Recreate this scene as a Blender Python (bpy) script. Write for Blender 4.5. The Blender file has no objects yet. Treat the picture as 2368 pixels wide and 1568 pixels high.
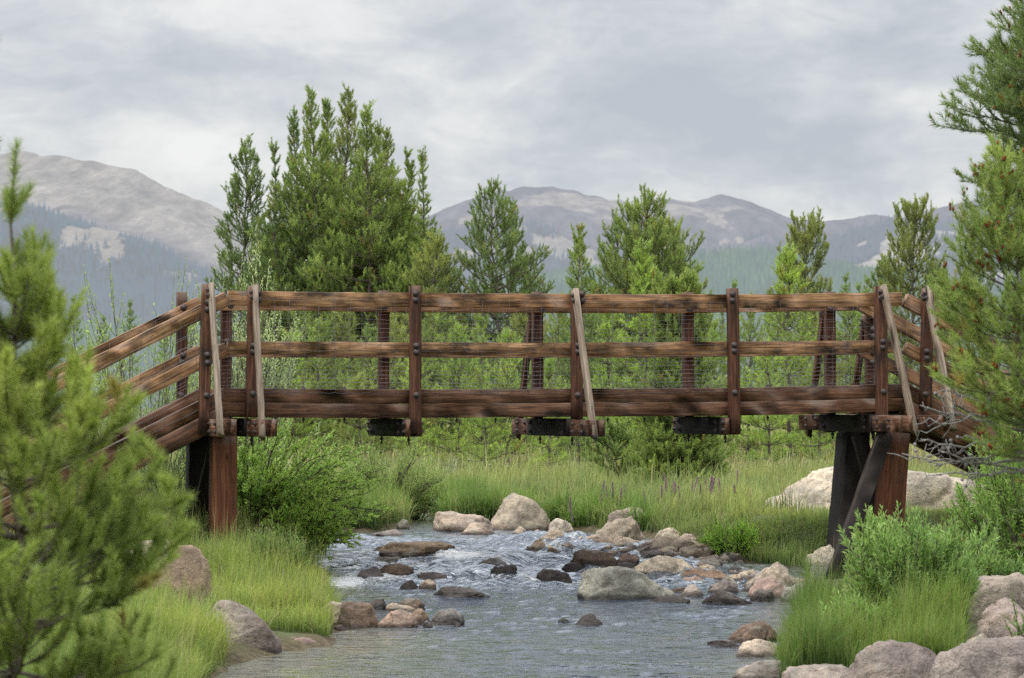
import bpy, math, random
import numpy as np
from mathutils import Vector, Matrix
random.seed(7)
RNG = np.random.default_rng(11)
R = math.radians
scene = bpy.context.scene
COL = scene.collection

# ------------------------------------------------------------------ camera model
F = 6935.0                      # focal length in measuring units of the photo (2367 wide)
EYE = 1.8                       # eye height above the near water
HOR = 940.0
PITCH = math.atan((HOR - 784.0) / F)
def P(px, py, d):
    u = (px - 1183.5) / F; v = (784.0 - py) / F
    y = math.cos(PITCH) - v * math.sin(PITCH); z = math.sin(PITCH) + v * math.cos(PITCH)
    k = d / y
    return Vector((u * k, d, EYE + z * k))
def wl(y):                      # water level along the stream
    y = np.asarray(y, float)
    a = np.clip((y - 28.6) / 4.4, 0, 1); a = a * a * (3 - 2 * a)
    b = np.clip((y - 25.0) / 3.5, 0, 1)
    return 0.0 + .05 * b + .30 * a
def WD(px, py):                 # where a sight line meets the water
    lo, hi = 8.0, 60.0
    for _ in range(40):
        m = (lo + hi) / 2
        if P(px, py, m).z > float(wl(m)): lo = m
        else: hi = m
    return P(px, py, lo)

# ------------------------------------------------------------------ noise
_pt = np.random.default_rng(3).permutation(256); _pt = np.concatenate([_pt, _pt, _pt])
_gr = np.random.default_rng(4).normal(size=(256, 3)); _gr /= np.linalg.norm(_gr, axis=1)[:, None]
def pn(x, y, z=0.0):
    x, y, z = np.broadcast_arrays(np.asarray(x, float), np.asarray(y, float), np.asarray(z, float))
    xi = np.floor(x).astype(int); yi = np.floor(y).astype(int); zi = np.floor(z).astype(int)
    xf = x - xi; yf = y - yi; zf = z - zi
    f = lambda t: t * t * t * (t * (t * 6 - 15) + 10)
    u, v, w = f(xf), f(yf), f(zf)
    def g(i, j, k):
        h = _pt[_pt[_pt[(xi + i) & 255] + ((yi + j) & 255)] + ((zi + k) & 255)] & 255
        q = _gr[h]
        return q[..., 0] * (xf - i) + q[..., 1] * (yf - j) + q[..., 2] * (zf - k)
    l = lambda a, b, t: a + (b - a) * t
    return 1.6 * l(l(l(g(0,0,0), g(1,0,0), u), l(g(0,1,0), g(1,1,0), u), v),
                   l(l(g(0,0,1), g(1,0,1), u), l(g(0,1,1), g(1,1,1), u), v), w)
def fbm(x, y, z=0.0, o=4, gain=.5):
    s = 0; a = 1
    for i in range(o):
        s = s + a * pn(np.asarray(x) * 2**i + 17.3*i, np.asarray(y) * 2**i + 5.1*i, np.asarray(z) * 2**i); a *= gain
    return s
def sstep(a, b, x):
    t = np.clip((np.asarray(x, float) - a) / (b - a), 0, 1); return t * t * (3 - 2 * t)

# ------------------------------------------------------------------ mesh helpers
WORLD = {}
class MB:
    def __init__(s): s.v = []; s.f = []; s.c = []; s.n = 0
    def add(s, v, f, c=None):
        v = np.asarray(v, float).reshape(-1, 3); f = np.asarray(f, int).reshape(-1, 3)
        s.v.append(v); s.f.append(f + s.n); s.n += len(v)
        if c is None: c = (1, 1, 1)
        c = np.asarray(c, float)
        if c.ndim == 1: c = np.tile(c, (len(v), 1))
        s.c.append(c)
    def tube(s, pts, rad, sides=5, c=None):
        pts = np.asarray(pts, float); n = len(pts)
        rad = np.broadcast_to(np.asarray(rad, float), (n,))
        t = np.gradient(pts, axis=0); t /= np.linalg.norm(t, axis=1)[:, None] + 1e-9
        ref = np.array([0, 0, 1.0]) if abs(t[:, 2]).mean() < .8 else np.array([1.0, 0, 0])
        a = np.cross(t, ref); a /= np.linalg.norm(a, axis=1)[:, None] + 1e-9
        b = np.cross(t, a)
        th = np.arange(sides) / sides * 2 * math.pi
        v = pts[:, None, :] + rad[:, None, None] * (np.cos(th)[None, :, None] * a[:, None, :] + np.sin(th)[None, :, None] * b[:, None, :])
        i = np.arange(n - 1)[:, None] * sides; j = np.arange(sides)[None, :]; k = (j + 1) % sides
        q = np.stack([i + j, i + k, i + sides + k, i + sides + j], -1).reshape(-1, 4)
        f = np.concatenate([q[:, [0, 1, 2]], q[:, [0, 2, 3]]])
        v = v.reshape(-1, 3)
        cap = [[(n-1)*sides, (n-1)*sides+m, (n-1)*sides+m+1] for m in range(1, sides-1)] + [[0, m+1, m] for m in range(1, sides-1)]
        s.add(v, np.concatenate([f, np.array(cap)]), c)
    def build(s, name, m, parent=None, loc=None, smooth=True, attr=None, world=None):
        v = np.concatenate(s.v) if s.v else np.zeros((0, 3)); f = np.concatenate(s.f); c = np.concatenate(s.c)
        W = world if world is not None else Matrix.Translation(loc if loc is not None else (0, 0, 0))
        if world is None and loc is not None: v = v - np.array(loc)
        me = raw_mesh(name, v, f, smooth, c)
        me.materials.append(m)
        return link(name, me, parent, W)
def raw_mesh(name, v, f, smooth=True, c=None, extra=None):
    me = bpy.data.meshes.new(name)
    me.vertices.add(len(v)); me.vertices.foreach_set('co', np.ascontiguousarray(v, dtype=np.float32).ravel())
    k = f.shape[1]
    me.loops.add(f.size); me.loops.foreach_set('vertex_index', np.ascontiguousarray(f, dtype=np.int32).ravel())
    me.polygons.add(len(f)); me.polygons.foreach_set('loop_start', np.arange(0, f.size, k, dtype=np.int32))
    if smooth: me.polygons.foreach_set('use_smooth', np.ones(len(f), bool))
    me.update(calc_edges=True)
    if c is not None:
        a = me.attributes.new('col', 'FLOAT_COLOR', 'POINT')
        a.data.foreach_set('color', np.concatenate([c, np.ones((len(c), 1))], 1).astype(np.float32).ravel())
    for nm, arr in (extra or {}).items():
        a = me.attributes.new(nm, 'FLOAT', 'POINT'); a.data.foreach_set('value', np.asarray(arr, np.float32))
    return me
def link(name, data, parent=None, W=None):
    o = bpy.data.objects.new(name, data); COL.objects.link(o)
    W = W if W is not None else Matrix.Identity(4)
    WORLD[o.name] = W
    if parent is not None:
        o.parent = parent; o.matrix_basis = WORLD[parent.name].inverted() @ W
    else: o.matrix_basis = W
    return o
def empty(name, loc):
    return link(name, None, None, Matrix.Translation(loc))
def tag(o, label=None, cat=None, group=None, kind=None):
    if label: o['label'] = label
    if cat: o['category'] = cat
    if group: o['group'] = group
    if kind: o['kind'] = kind
    return o

# ------------------------------------------------------------------ materials
def newmat(name):
    m = bpy.data.materials.new(name); m.use_nodes = True
    nt = m.node_tree; nt.nodes.clear()
    return m, nt
class NT:
    def __init__(s, nt): s.nt = nt
    def n(s, typ, **kw):
        nd = s.nt.nodes.new(typ)
        for k, v in kw.items():
            if k == 'inp':
                for a, b in v.items():
                    if hasattr(b, 'is_linked') or isinstance(b, bpy.types.NodeSocket): s.nt.links.new(b, nd.inputs[a])
                    else: nd.inputs[a].default_value = b
            else: setattr(nd, k, v)
        return nd
    def noise(s, vec, scale, detail=4, rough=.55, dist=0):
        return s.n('ShaderNodeTexNoise', inp={'Vector': vec, 'Scale': scale, 'Detail': detail, 'Roughness': rough, 'Distortion': dist}).outputs['Fac']
    def ramp(s, fac, stops):
        r = s.n('ShaderNodeValToRGB', inp={'Fac': fac})
        e = r.color_ramp.elements
        while len(e) < len(stops): e.new(.5)
        for k, (p, c) in enumerate(stops):
            e[k].position = p; e[k].color = (*c, 1) if len(c) == 3 else c
        return r.outputs['Color']
    def mix(s, fac, a, b, mode='MIX'):
        nd = s.n('ShaderNodeMix', data_type='RGBA', blend_type=mode)
        for idx, val in ((0, fac), (6, a), (7, b)):
            if isinstance(val, bpy.types.NodeSocket): s.nt.links.new(val, nd.inputs[idx])
            else: nd.inputs[idx].default_value = (*val, 1) if isinstance(val, tuple) and len(val) == 3 else val
        return nd.outputs[2]
    def math(s, op, a, b=0.0, c=0.0, clamp=False):
        nd = s.n('ShaderNodeMath', operation=op); nd.use_clamp = clamp
        for i, val in enumerate((a, b, c)):
            if isinstance(val, bpy.types.NodeSocket): s.nt.links.new(val, nd.inputs[i])
            else: nd.inputs[i].default_value = val
        return nd.outputs[0]
    def mapr(s, v, a, b, c=0.0, d=1.0):
        return s.n('ShaderNodeMapRange', inp={0: v, 1: a, 2: b, 3: c, 4: d}).outputs[0]
    def scale(s, vec, sc, loc=(0, 0, 0)):
        return s.n('ShaderNodeMapping', inp={'Vector': vec, 'Scale': sc, 'Location': loc}).outputs[0]
    def attr(s, name, out='Color'): return s.n('ShaderNodeAttribute', attribute_name=name).outputs[out]
    def bump(s, h, strength, dist=.02, normal=None):
        nd = s.n('ShaderNodeBump', inp={'Height': h, 'Strength': strength, 'Distance': dist})
        if normal is not None: s.nt.links.new(normal, nd.inputs['Normal'])
        return nd.outputs[0]
    def out(s, sh):
        o = s.n('ShaderNodeOutputMaterial'); s.nt.links.new(sh, o.inputs['Surface'])
    def pbsdf(s, **kw):
        nd = s.n('ShaderNodeBsdfPrincipled')
        for k, v in kw.items():
            k = k.replace('_', ' ')
            if isinstance(v, bpy.types.NodeSocket): s.nt.links.new(v, nd.inputs[k])
            else: nd.inputs[k].default_value = (*v, 1) if isinstance(v, tuple) and len(v) == 3 else v
        return nd.outputs[0]

def foliage_mat(name, trans=.35, rough=.55, gain=1.0):
    m, nt = newmat(name); t = NT(nt)
    c = t.attr('col')
    g = t.n('ShaderNodeNewGeometry')
    big = t.noise(g.outputs['Position'], 1.3, 3)
    c2 = t.mix(1.0, c, t.ramp(big, [(.3, (.72*gain, .78*gain, .8*gain)), (.7, (1.25*gain, 1.18*gain, 1.1*gain))]), 'MULTIPLY')
    dif = t.pbsdf(Base_Color=c2, Roughness=rough, Specular_IOR_Level=.25)
    tr = t.n('ShaderNodeBsdfTranslucent', inp={'Color': t.mix(1.0, c2, (1.08, 1.14, .82), 'MULTIPLY')})
    mx = t.n('ShaderNodeMixShader', inp={0: trans}); nt.links.new(dif, mx.inputs[1]); nt.links.new(tr.outputs[0], mx.inputs[2])
    t.out(mx.outputs[0]); return m
def bark_mat(name, a, b, sc=30):
    m, nt = newmat(name); t = NT(nt)
    p = t.n('ShaderNodeNewGeometry').outputs['Position']
    f = t.noise(t.scale(p, (1, 1, .3)), sc, 5, .65)
    t.out(t.pbsdf(Base_Color=t.ramp(f, [(.3, a), (.7, b)]), Roughness=.9, Normal=t.bump(f, .7, .01))); return m
M = {}
M['needle'] = foliage_mat('pine_needles', .35, gain=2.1)
M['leaf'] = foliage_mat('willow_leaves', .4, .45, gain=1.85)
M['grass'] = foliage_mat('grass_blades', .45, gain=1.3)
M['petal'] = foliage_mat('petals', .3)
M['bark'] = bark_mat('pine_bark', (.07, .055, .045), (.2, .165, .14))
M['twig'] = bark_mat('willow_bark', (.07, .055, .04), (.19, .16, .12), 50)
M['dead'] = bark_mat('dead_wood', (.2, .19, .185), (.42, .4, .39), 60)

def wood_mat(name, dark, mid, light, stain=.45, grey=0.0, tar=0.0, gain=1.0):
    m, nt = newmat(name); t = NT(nt)
    tc = t.n('ShaderNodeTexCoord').outputs['Object']
    oi = t.n('ShaderNodeObjectInfo').outputs['Random']
    off = t.n('ShaderNodeCombineXYZ', inp={0: t.math('MULTIPLY', oi, 37.0), 1: t.math('MULTIPLY', oi, 11.0), 2: t.math('MULTIPLY', oi, 23.0)}).outputs[0]
    v = t.n('ShaderNodeVectorMath', operation='ADD', inp={0: tc, 1: off}).outputs[0]
    g1 = t.noise(t.scale(v, (1.1, 22, 22)), 2.2, 6, .65, .6)      # long grain
    g2 = t.noise(t.scale(v, (3, 60, 60)), 3.0, 4, .7)             # fine fibres
    g3 = t.noise(t.scale(v, (2.0, 4, 4)), 1.4, 4, .6)             # weathering patches
    base = t.ramp(g1, [(.36, dark), (.5, mid), (.64, light)])
    base = t.mix(t.mapr(g2, .35, .7, 0, .55), base, t.mix(1.0, base, (.55, .5, .48), 'MULTIPLY'))
    # knots
    vo = t.n('ShaderNodeTexVoronoi', inp={'Vector': t.scale(v, (1.1, 2.2, 2.2)), 'Scale': 2.0, 'Randomness': 1.0}).outputs['Distance']
    base = t.mix(t.mapr(vo, .05, .11, .8, 0), base, tuple(k * .45 for k in dark))
    # black stains along the timber
    st = t.mapr(g3, .5, .68, 0, 1)
    st = t.math('MULTIPLY', st, stain)
    base = t.mix(st, base, (.022, .017, .015))
    # bleached, sun-worn top faces
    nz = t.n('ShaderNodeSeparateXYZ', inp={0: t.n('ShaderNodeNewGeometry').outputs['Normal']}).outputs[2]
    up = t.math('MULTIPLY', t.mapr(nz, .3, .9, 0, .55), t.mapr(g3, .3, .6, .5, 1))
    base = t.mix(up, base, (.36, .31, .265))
    base = t.mix(t.math('MULTIPLY', t.mapr(g2, .3, .7, .2, 1), grey), base, (.42, .37, .31))
    if tar: base = t.mix(t.mapr(g3, .75, .35, tar * .6, tar), base, (.012, .011, .012))
    base = t.mix(t.mapr(oi, 0, 1, 0, .6), base, t.mix(1.0, base, (.62, .54, .48), 'MULTIPLY'))
    # drying checks: dark hairline cracks along the grain
    cr = t.noise(t.scale(v, (.8, 30, 30), (3, 1, 7)), 2.0, 3, .5)
    crm = t.math('MULTIPLY', t.mapr(t.math('ABSOLUTE', t.math('SUBTRACT', cr, .5)), 0, .012, 1, 0), t.mapr(g3, .4, .55, 0, .8))
    base = t.mix(crm, base, (.02, .015, .012))
    h = t.math('ADD', t.math('MULTIPLY', g1, .6), t.math('MULTIPLY', g2, .4))
    h = t.math('SUBTRACT', h, crm)
    t.out(t.pbsdf(Base_Color=base, Roughness=t.mapr(g1, .3, .7, .62, .85), Specular_IOR_Level=.3, Normal=t.bump(h, .55, .006))); return m
M['rail'] = wood_mat('stained_rail_wood', (.17, .088, .045), (.44, .24, .115), (.68, .44, .24), .9)
M['beam'] = wood_mat('dark_beam_wood', (.08, .038, .022), (.175, .085, .047), (.32, .18, .105), .75)
M['post'] = wood_mat('post_wood', (.055, .024, .015), (.13, .055, .032), (.26, .125, .07), .85)
M['pile'] = wood_mat('pile_wood', (.10, .033, .015), (.17, .062, .028), (.25, .11, .055), .55)
M['grey'] = wood_mat('bleached_brace_wood', (.16, .11, .08), (.36, .28, .205), (.58, .5, .41), .3, .35)
M['tar'] = wood_mat('tarred_wood', (.03, .018, .012), (.05, .03, .02), (.08, .05, .035), .5, 0, .85)
def metal(name, a, b, rough=.6):
    m, nt = newmat(name); t = NT(nt)
    f = t.noise(t.n('ShaderNodeTexCoord').outputs['Object'], 60, 4)
    t.out(t.pbsdf(Base_Color=t.ramp(f, [(.35, a), (.65, b)]), Metallic=.5, Roughness=rough, Normal=t.bump(f, .4, .003))); return m
M['bolt'] = metal('rusty_bolt', (.04, .03, .03), (.13, .105, .1))
M['wire'] = metal('galvanised_wire', (.19, .185, .2), (.34, .33, .35), .5)

def rock_mat():
    m, nt = newmat('river_rock'); t = NT(nt)
    oc = t.n('ShaderNodeObjectInfo'); base = oc.outputs['Color']; rnd = oc.outputs['Random']
    p = t.n('ShaderNodeNewGeometry').outputs['Position']
    n1 = t.noise(p, 2.3, 6, .62); n2 = t.noise(p, 14, 5, .7); n3 = t.noise(p, 75, 4, .7)
    c = t.mix(1.0, base, t.ramp(n1, [(.3, (.42, .39, .38)), (.48, (.92, .9, .89)), (.66, (1.35, 1.28, 1.18))]), 'MULTIPLY')
    c = t.mix(1.0, c, t.ramp(n2, [(.3, (.62, .6, .6)), (.6, (1.12, 1.1, 1.08))]), 'MULTIPLY')
    c = t.mix(1.0, c, t.ramp(n3, [(.35, (.7, .7, .7)), (.65, (1.22, 1.2, 1.18))]), 'MULTIPLY')
    # lichen
    nz = t.n('ShaderNodeSeparateXYZ', inp={0: t.n('ShaderNodeNewGeometry').outputs['Normal']}).outputs[2]
    li = t.math('MULTIPLY', t.mapr(t.noise(p, 5.5, 6, .75), .55, .62, 0, 1), t.mapr(nz, .1, .8, .15, .7))
    c = t.mix(li, c, (.33, .33, .29))
    lb = t.math('MULTIPLY', t.mapr(t.noise(t.scale(p, (1, 1, 1), (9, 4, 2)), 9, 5, .7), .6, .66, 0, .75), t.attr('lich', 'Fac'))
    c = t.mix(lb, c, (.075, .075, .075))
    wet = t.attr('wet', 'Fac')
    c = t.mix(wet, c, t.mix(1.0, c, (.24, .225, .22), 'MULTIPLY'))
    # cracks
    cr = t.noise(p, 1.7, 4, .6, .8)
    crm = t.mapr(t.math('ABSOLUTE', t.math('SUBTRACT', cr, .47)), 0, .008, .7, 0)
    c = t.mix(crm, c, t.mix(1.0, c, (.35, .32, .3), 'MULTIPLY'))
    h = t.math('ADD', t.math('MULTIPLY', n1, .6), t.math('ADD', t.math('MULTIPLY', n2, .35), t.math('MULTIPLY', n3, .12)))
    t.out(t.pbsdf(Base_Color=c, Roughness=t.math('SUBTRACT', .88, t.math('MULTIPLY', wet, .5)), Specular_IOR_Level=.35, Normal=t.bump(h, .9, .07))); return m
M['rock'] = rock_mat()
# ------------------------------------------------------------------ world: bright broken overcast
w = bpy.data.worlds.new('World'); scene.world = w; w.use_nodes = True
nt = w.node_tree; nt.nodes.clear(); t = NT(nt)
SUN_EL, SUN_AZ = R(60), R(-118)          # azimuth from +Y, clockwise negative = left; sun is behind the camera, to the left
sky = t.n('ShaderNodeTexSky', sky_type='NISHITA'); sky.sun_disc = False; sky.sun_elevation = SUN_EL; sky.sun_rotation = SUN_AZ % (2*math.pi)
bs = t.n('ShaderNodeBackground', inp={'Color': sky.outputs[0], 'Strength': .1})
d = t.n('ShaderNodeTexCoord').outputs['Generated']
dz = t.n('ShaderNodeSeparateXYZ', inp={0: d}).outputs[2]
v1 = t.scale(d, (8, 8, 19), (1.3, .2, .9)); v2 = t.scale(d, (26, 26, 48), (.2, 3.1, 1.9))
wv = t.n('ShaderNodeVectorMath', operation='ADD', inp={0: v1, 1: t.scale(t.n('ShaderNodeTexNoise', inp={'Vector': v1, 'Scale': 1.6, 'Detail': 3}).outputs['Color'], (.7, .7, .7))}).outputs[0]
n1 = t.noise(wv, 1.0, 7, .56); n2 = t.noise(v2, 1.0, 5, .6)
f = t.math('ADD', t.math('MULTIPLY', n1, .78), t.math('MULTIPLY', n2, .22))
f = t.math('ADD', t.math('MULTIPLY', t.math('SUBTRACT', f, .5), 1.7), .48)
# grading with height: whiter at the top of the photo's sky, blue grey in the middle, pale at the horizon
f = t.math('ADD', f, t.mapr(dz, .07, .135, 0, .10))
f = t.math('ADD', f, t.mapr(dz, .075, .03, 0, .05))
cl = t.ramp(f, [(.36, (.525, .57, .63)), (.47, (.61, .642, .685)), (.56, (.72, .737, .755)), (.65, (.84, .842, .84)), (.76, (.93, .93, .92))])
up = t.mapr(dz, .15, .8, 1.0, 2.3)
bc = t.n('ShaderNodeBackground', inp={'Color': cl, 'Strength': up})
mx = t.n('ShaderNodeMixShader', inp={0: .9}); nt.links.new(bs.outputs[0], mx.inputs[1]); nt.links.new(bc.outputs[0], mx.inputs[2])
o = t.n('ShaderNodeOutputWorld'); nt.links.new(mx.outputs[0], o.inputs[0])
sun = bpy.data.lights.new('Sun', 'SUN'); sun.energy = 2.2; sun.angle = R(32); sun.color = (1, .955, .88)
so = link('Sun', sun)
sd_ = Vector((math.sin(SUN_AZ) * math.cos(SUN_EL), math.cos(SUN_AZ) * math.cos(SUN_EL), math.sin(SUN_EL)))
so.rotation_mode = 'QUATERNION'; so.rotation_quaternion = sd_.to_track_quat('Z', 'Y')

# ------------------------------------------------------------------ river outline
RIV_PX = [(380, 1900), (445, 1640), (480, 1568), (555, 1530), (640, 1503), (748, 1492), (772, 1425), (742, 1345), (705, 1292), (560, 1262), (430, 1258), (250, 1262), (-400, 1262),
          (-600, 1212), (200, 1206), (450, 1208), (700, 1216), (835, 1230), (945, 1220), (952, 1203), (925, 1190), (985, 1186), (1012, 1200), (1040, 1219), (1140, 1219), (1250, 1218),
          (1330, 1226), (1480, 1238), (1590, 1254), (1655, 1275), (1735, 1300), (1840, 1322), (1925, 1365), (1880, 1440), (1835, 1520), (1815, 1568), (1830, 1640), (1900, 1900)]
RIV = np.array([[WD(a, b).x, WD(a, b).y] for a, b in RIV_PX])
def inriver(x, y):
    x = np.asarray(x, float); y = np.asarray(y, float)
    ins = np.zeros(x.shape, bool); n = len(RIV)
    for i in range(n):
        x1, y1 = RIV[i]; x2, y2 = RIV[(i + 1) % n]
        c = ((y1 > y) != (y2 > y)) & (x < (x2 - x1) * (y - y1) / (y2 - y1 + 1e-12) + x1)
        ins ^= c
    return ins
def sdist(x, y):
    x = np.asarray(x, float); y = np.asarray(y, float); dd = np.full(x.shape, 1e9); n = len(RIV)
    for i in range(n):
        a = RIV[i]; b = RIV[(i + 1) % n]; e = b - a
        s = np.clip(((x - a[0]) * e[0] + (y - a[1]) * e[1]) / (e @ e), 0, 1)
        dd = np.minimum(dd, np.hypot(x - a[0] - s * e[0], y - a[1] - s * e[1]))
    return np.where(inriver(x, y), -dd, dd)
def ground(x, y):
    x = np.asarray(x, float); y = np.asarray(y, float)
    s = sdist(x, y)
    s = s + .12 * pn(x * 1.7, y * 1.7, 3)
    amp = np.where(x < 0, .12 + .32 * sstep(26, 29.3, y), .07 + .13 * sstep(20, 26, y)) * (1 - sstep(32, 37, y)) + .10 * sstep(32, 37, y)
    land = wl(y) + .06 + amp * sstep(0, 1.1, s) + sstep(36, 72, y) * .36 + sstep(70, 130, y) * .1
    land = land - .42 * np.exp(-((x - 3.2) ** 2 + (y - 29.9) ** 2 * .6) / .8)
    land = land + .05 * pn(x * .8, y * .8) * sstep(.1, 1, s) + .10 * pn(x * .15, y * .15, 5) * sstep(3, 8, s)
    bed = wl(y) - .32 * sstep(0, .8, -s)
    return np.where(s > 0, np.maximum(land * sstep(0, .1, s) + (1 - sstep(0, .1, s)) * wl(y), wl(y)), bed)
def gz(x, y): return float(ground(np.array([x]), np.array([y]))[0])

def span(a, b, step, far, near=None, g=1.18):
    c = list(np.arange(a, b, step)); s = step; p = b
    while p < far: c.append(p); s *= g; p += s
    c.append(far)
    if near is not None:
        s = step; p = a - s
        while p > near: c.insert(0, p); s *= g; p -= s
        c.insert(0, near)
    return np.array(c)
gx = span(-7, 7, .12, 9000, -9000); gy = span(15, 46, .12, 12000, -60)
X, Y = np.meshgrid(gx, gy); Zg = ground(X.ravel(), Y.ravel())
nx_, ny_ = len(gx), len(gy)
def gridf(nx, ny):
    i, j = np.meshgrid(np.arange(nx - 1), np.arange(ny - 1)); a = (j * nx + i).ravel()
    return np.stack([a, a + 1, a + 1 + nx, a + nx], 1)
sg = sdist(X.ravel(), Y.ravel())
me = raw_mesh('ground', np.stack([X.ravel(), Y.ravel(), Zg], 1), gridf(nx_, ny_), True, None, {'land': sstep(-.05, .35, sg)})
m, nt = newmat('earth_and_river_bed'); t = NT(nt)
p = t.n('ShaderNodeNewGeometry').outputs['Position']
a1 = t.noise(p, .9, 6, .6); a2 = t.noise(p, 16, 5, .7)
bed = t.ramp(a2, [(.3, (.045, .035, .02)), (.55, (.13, .10, .055)), (.72, (.26, .21, .13))])
turf = t.mix(a2, (.05, .065, .022), (.15, .19, .07))
turf = t.mix(t.mapr(a1, .35, .65, 0, .5), turf, (.15, .15, .07))
c = t.mix(t.attr('land', 'Fac'), bed, turf)
t.out(t.pbsdf(Base_Color=c, Roughness=.95, Normal=t.bump(a2, .8, .05)))
me.materials.append(m)
tag(link('ground', me), kind='structure')

# ------------------------------------------------------------------ far mountains and hills
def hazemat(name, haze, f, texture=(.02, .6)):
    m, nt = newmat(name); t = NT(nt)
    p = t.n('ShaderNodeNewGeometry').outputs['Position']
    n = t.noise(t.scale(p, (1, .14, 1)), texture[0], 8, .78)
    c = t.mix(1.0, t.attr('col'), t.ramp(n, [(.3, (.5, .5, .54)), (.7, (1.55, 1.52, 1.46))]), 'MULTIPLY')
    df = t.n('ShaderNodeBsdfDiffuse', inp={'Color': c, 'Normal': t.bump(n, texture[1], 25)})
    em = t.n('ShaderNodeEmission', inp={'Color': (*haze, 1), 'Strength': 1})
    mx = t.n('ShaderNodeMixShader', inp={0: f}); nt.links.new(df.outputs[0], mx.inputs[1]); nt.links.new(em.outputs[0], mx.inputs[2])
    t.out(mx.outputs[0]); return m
def hill(name, pts, D1, D0, px0, px1, mat, colf, amp, forest=None, expo=1.0, nx=620, nv=150, seed=0, drop=0):
    px = np.linspace(px0, px1, nx); ry = np.interp(px, [q[0] for q in pts], [q[1] for q in pts])
    k = np.ones(5) / 5; rs = np.convolve(np.pad(ry, 2, 'edge'), k, 'valid')
    rs = rs + drop + 1.9 * fbm(px / 34, seed + .5, 0, 6, .6)
    zr = np.array([P(a, b, D1).z for a, b in zip(px, rs)]); xr = (px - 1183.5) / F * D1
    v = np.concatenate([np.linspace(0, 1, nv), [1.05, 1.15, 1.3]])
    Yv = D0 + (D1 - D0) * v
    XX = np.tile(xr, (len(v), 1)); YY = np.tile(Yv[:, None], (1, nx)); VV = np.tile(v[:, None], (1, nx))
    sh = np.where(VV <= 1, VV ** expo, 1 - (VV - 1) * 1.2)
    ZZ = zr[None, :] * sh
    ZZ = ZZ + amp * fbm(XX / 600 + seed, YY / 900, seed, 5, .5) * np.clip(VV * 2, 0, 1) * np.clip((1.0 - VV) * 3, 0, 1)
    # gullies and spurs running downhill
    ZZ = ZZ - amp * .8 * np.abs(fbm(XX / 420 + seed, YY / 2600, seed + 2, 3)) * np.clip(VV * 2, 0, 1) * np.clip((1.02 - VV) * 2.5, 0, 1)
    c, mask = colf(XX, YY, ZZ, VV)
    ob = link(name, raw_mesh(name, np.stack([XX.ravel(), YY.ravel(), ZZ.ravel()], 1), gridf(nx, len(v)), True, c.reshape(-1, 3)))
    ob.data.materials.append(mat); tag(ob, kind='structure')
    if forest:
        n, hgt, cols, fm, nm = forest
        r = np.random.default_rng(seed + 5)
        i = r.uniform(0, nx - 1.01, n * 3); j = r.uniform(0, nv - 1.01, n * 3)
        ii, jj = i.astype(int), j.astype(int)
        keep = r.random(n * 3) < mask[jj, ii]; ii, jj, i, j = ii[keep][:n], jj[keep][:n], i[keep][:n], j[keep][:n]
        fx, fy = i - ii, j - jj
        bil = lambda A: A[jj, ii]*(1-fx)*(1-fy) + A[jj, ii+1]*fx*(1-fy) + A[jj+1, ii]*(1-fx)*fy + A[jj+1, ii+1]*fx*fy
        x, y, z = bil(XX), bil(YY), bil(ZZ)
        h = hgt * r.uniform(.5, 1.25, len(x)); wd = h * .16
        V = np.stack([np.stack([x - wd, y - wd, z - 1], 1), np.stack([x + wd, y - wd, z - 1], 1), np.stack([x, y + wd, z - 1], 1), np.stack([x, y, z + h], 1)], 1).reshape(-1, 3)
        b = np.arange(len(x))[:, None] * 4
        Fc = np.concatenate([b + [0, 1, 3], b + [1, 2, 3], b + [2, 0, 3]])
        cc = np.array(cols)[r.integers(0, len(cols), len(x))] * r.uniform(.7, 1.25, (len(x), 1))
        fo = link('far_forest', raw_mesh('far_forest', V, Fc, False, np.repeat(cc, 4, 0))); fo.data.materials.append(fm)
        tag(fo, nm, 'forest', kind='stuff')
def lerp3(a, b, t): return np.asarray(a) * (1 - t[..., None]) + np.asarray(b) * t[..., None]
def patches(X, Y, sx, sy, s): return fbm(X / sx + s, Y / sy + s, s, 6, .62)
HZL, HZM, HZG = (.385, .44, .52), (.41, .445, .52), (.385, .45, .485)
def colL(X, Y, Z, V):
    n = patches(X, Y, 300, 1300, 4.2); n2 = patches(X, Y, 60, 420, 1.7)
    sun_tint = sstep(-.10, .12, V - .70 + n * .10 - (X + 1100) / 2400 * .12)
    rock = lerp3((.20, .185, .215), (.42, .385, .335), sun_tint) * (1 + .35 * n2[..., None])  # cloud-shaded lower rock and sunlit top painted into the vertex colour
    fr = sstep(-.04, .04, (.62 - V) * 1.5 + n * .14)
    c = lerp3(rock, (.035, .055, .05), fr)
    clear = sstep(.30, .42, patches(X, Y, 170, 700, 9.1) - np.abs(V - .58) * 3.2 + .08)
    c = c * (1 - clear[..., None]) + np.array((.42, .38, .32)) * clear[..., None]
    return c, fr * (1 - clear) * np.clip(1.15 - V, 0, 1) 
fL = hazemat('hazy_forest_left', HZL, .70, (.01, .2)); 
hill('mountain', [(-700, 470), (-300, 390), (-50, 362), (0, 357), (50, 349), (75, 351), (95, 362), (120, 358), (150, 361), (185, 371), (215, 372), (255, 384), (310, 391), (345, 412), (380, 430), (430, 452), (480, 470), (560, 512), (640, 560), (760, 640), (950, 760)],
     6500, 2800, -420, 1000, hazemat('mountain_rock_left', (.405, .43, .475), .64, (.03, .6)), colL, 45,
     (34000, 13, [(.02, .05, .04), (.03, .065, .045), (.045, .07, .045)], fL, 'dense blue hazy conifer forest covering the lower slope of the left mountain'), 1.05, seed=1)
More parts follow.
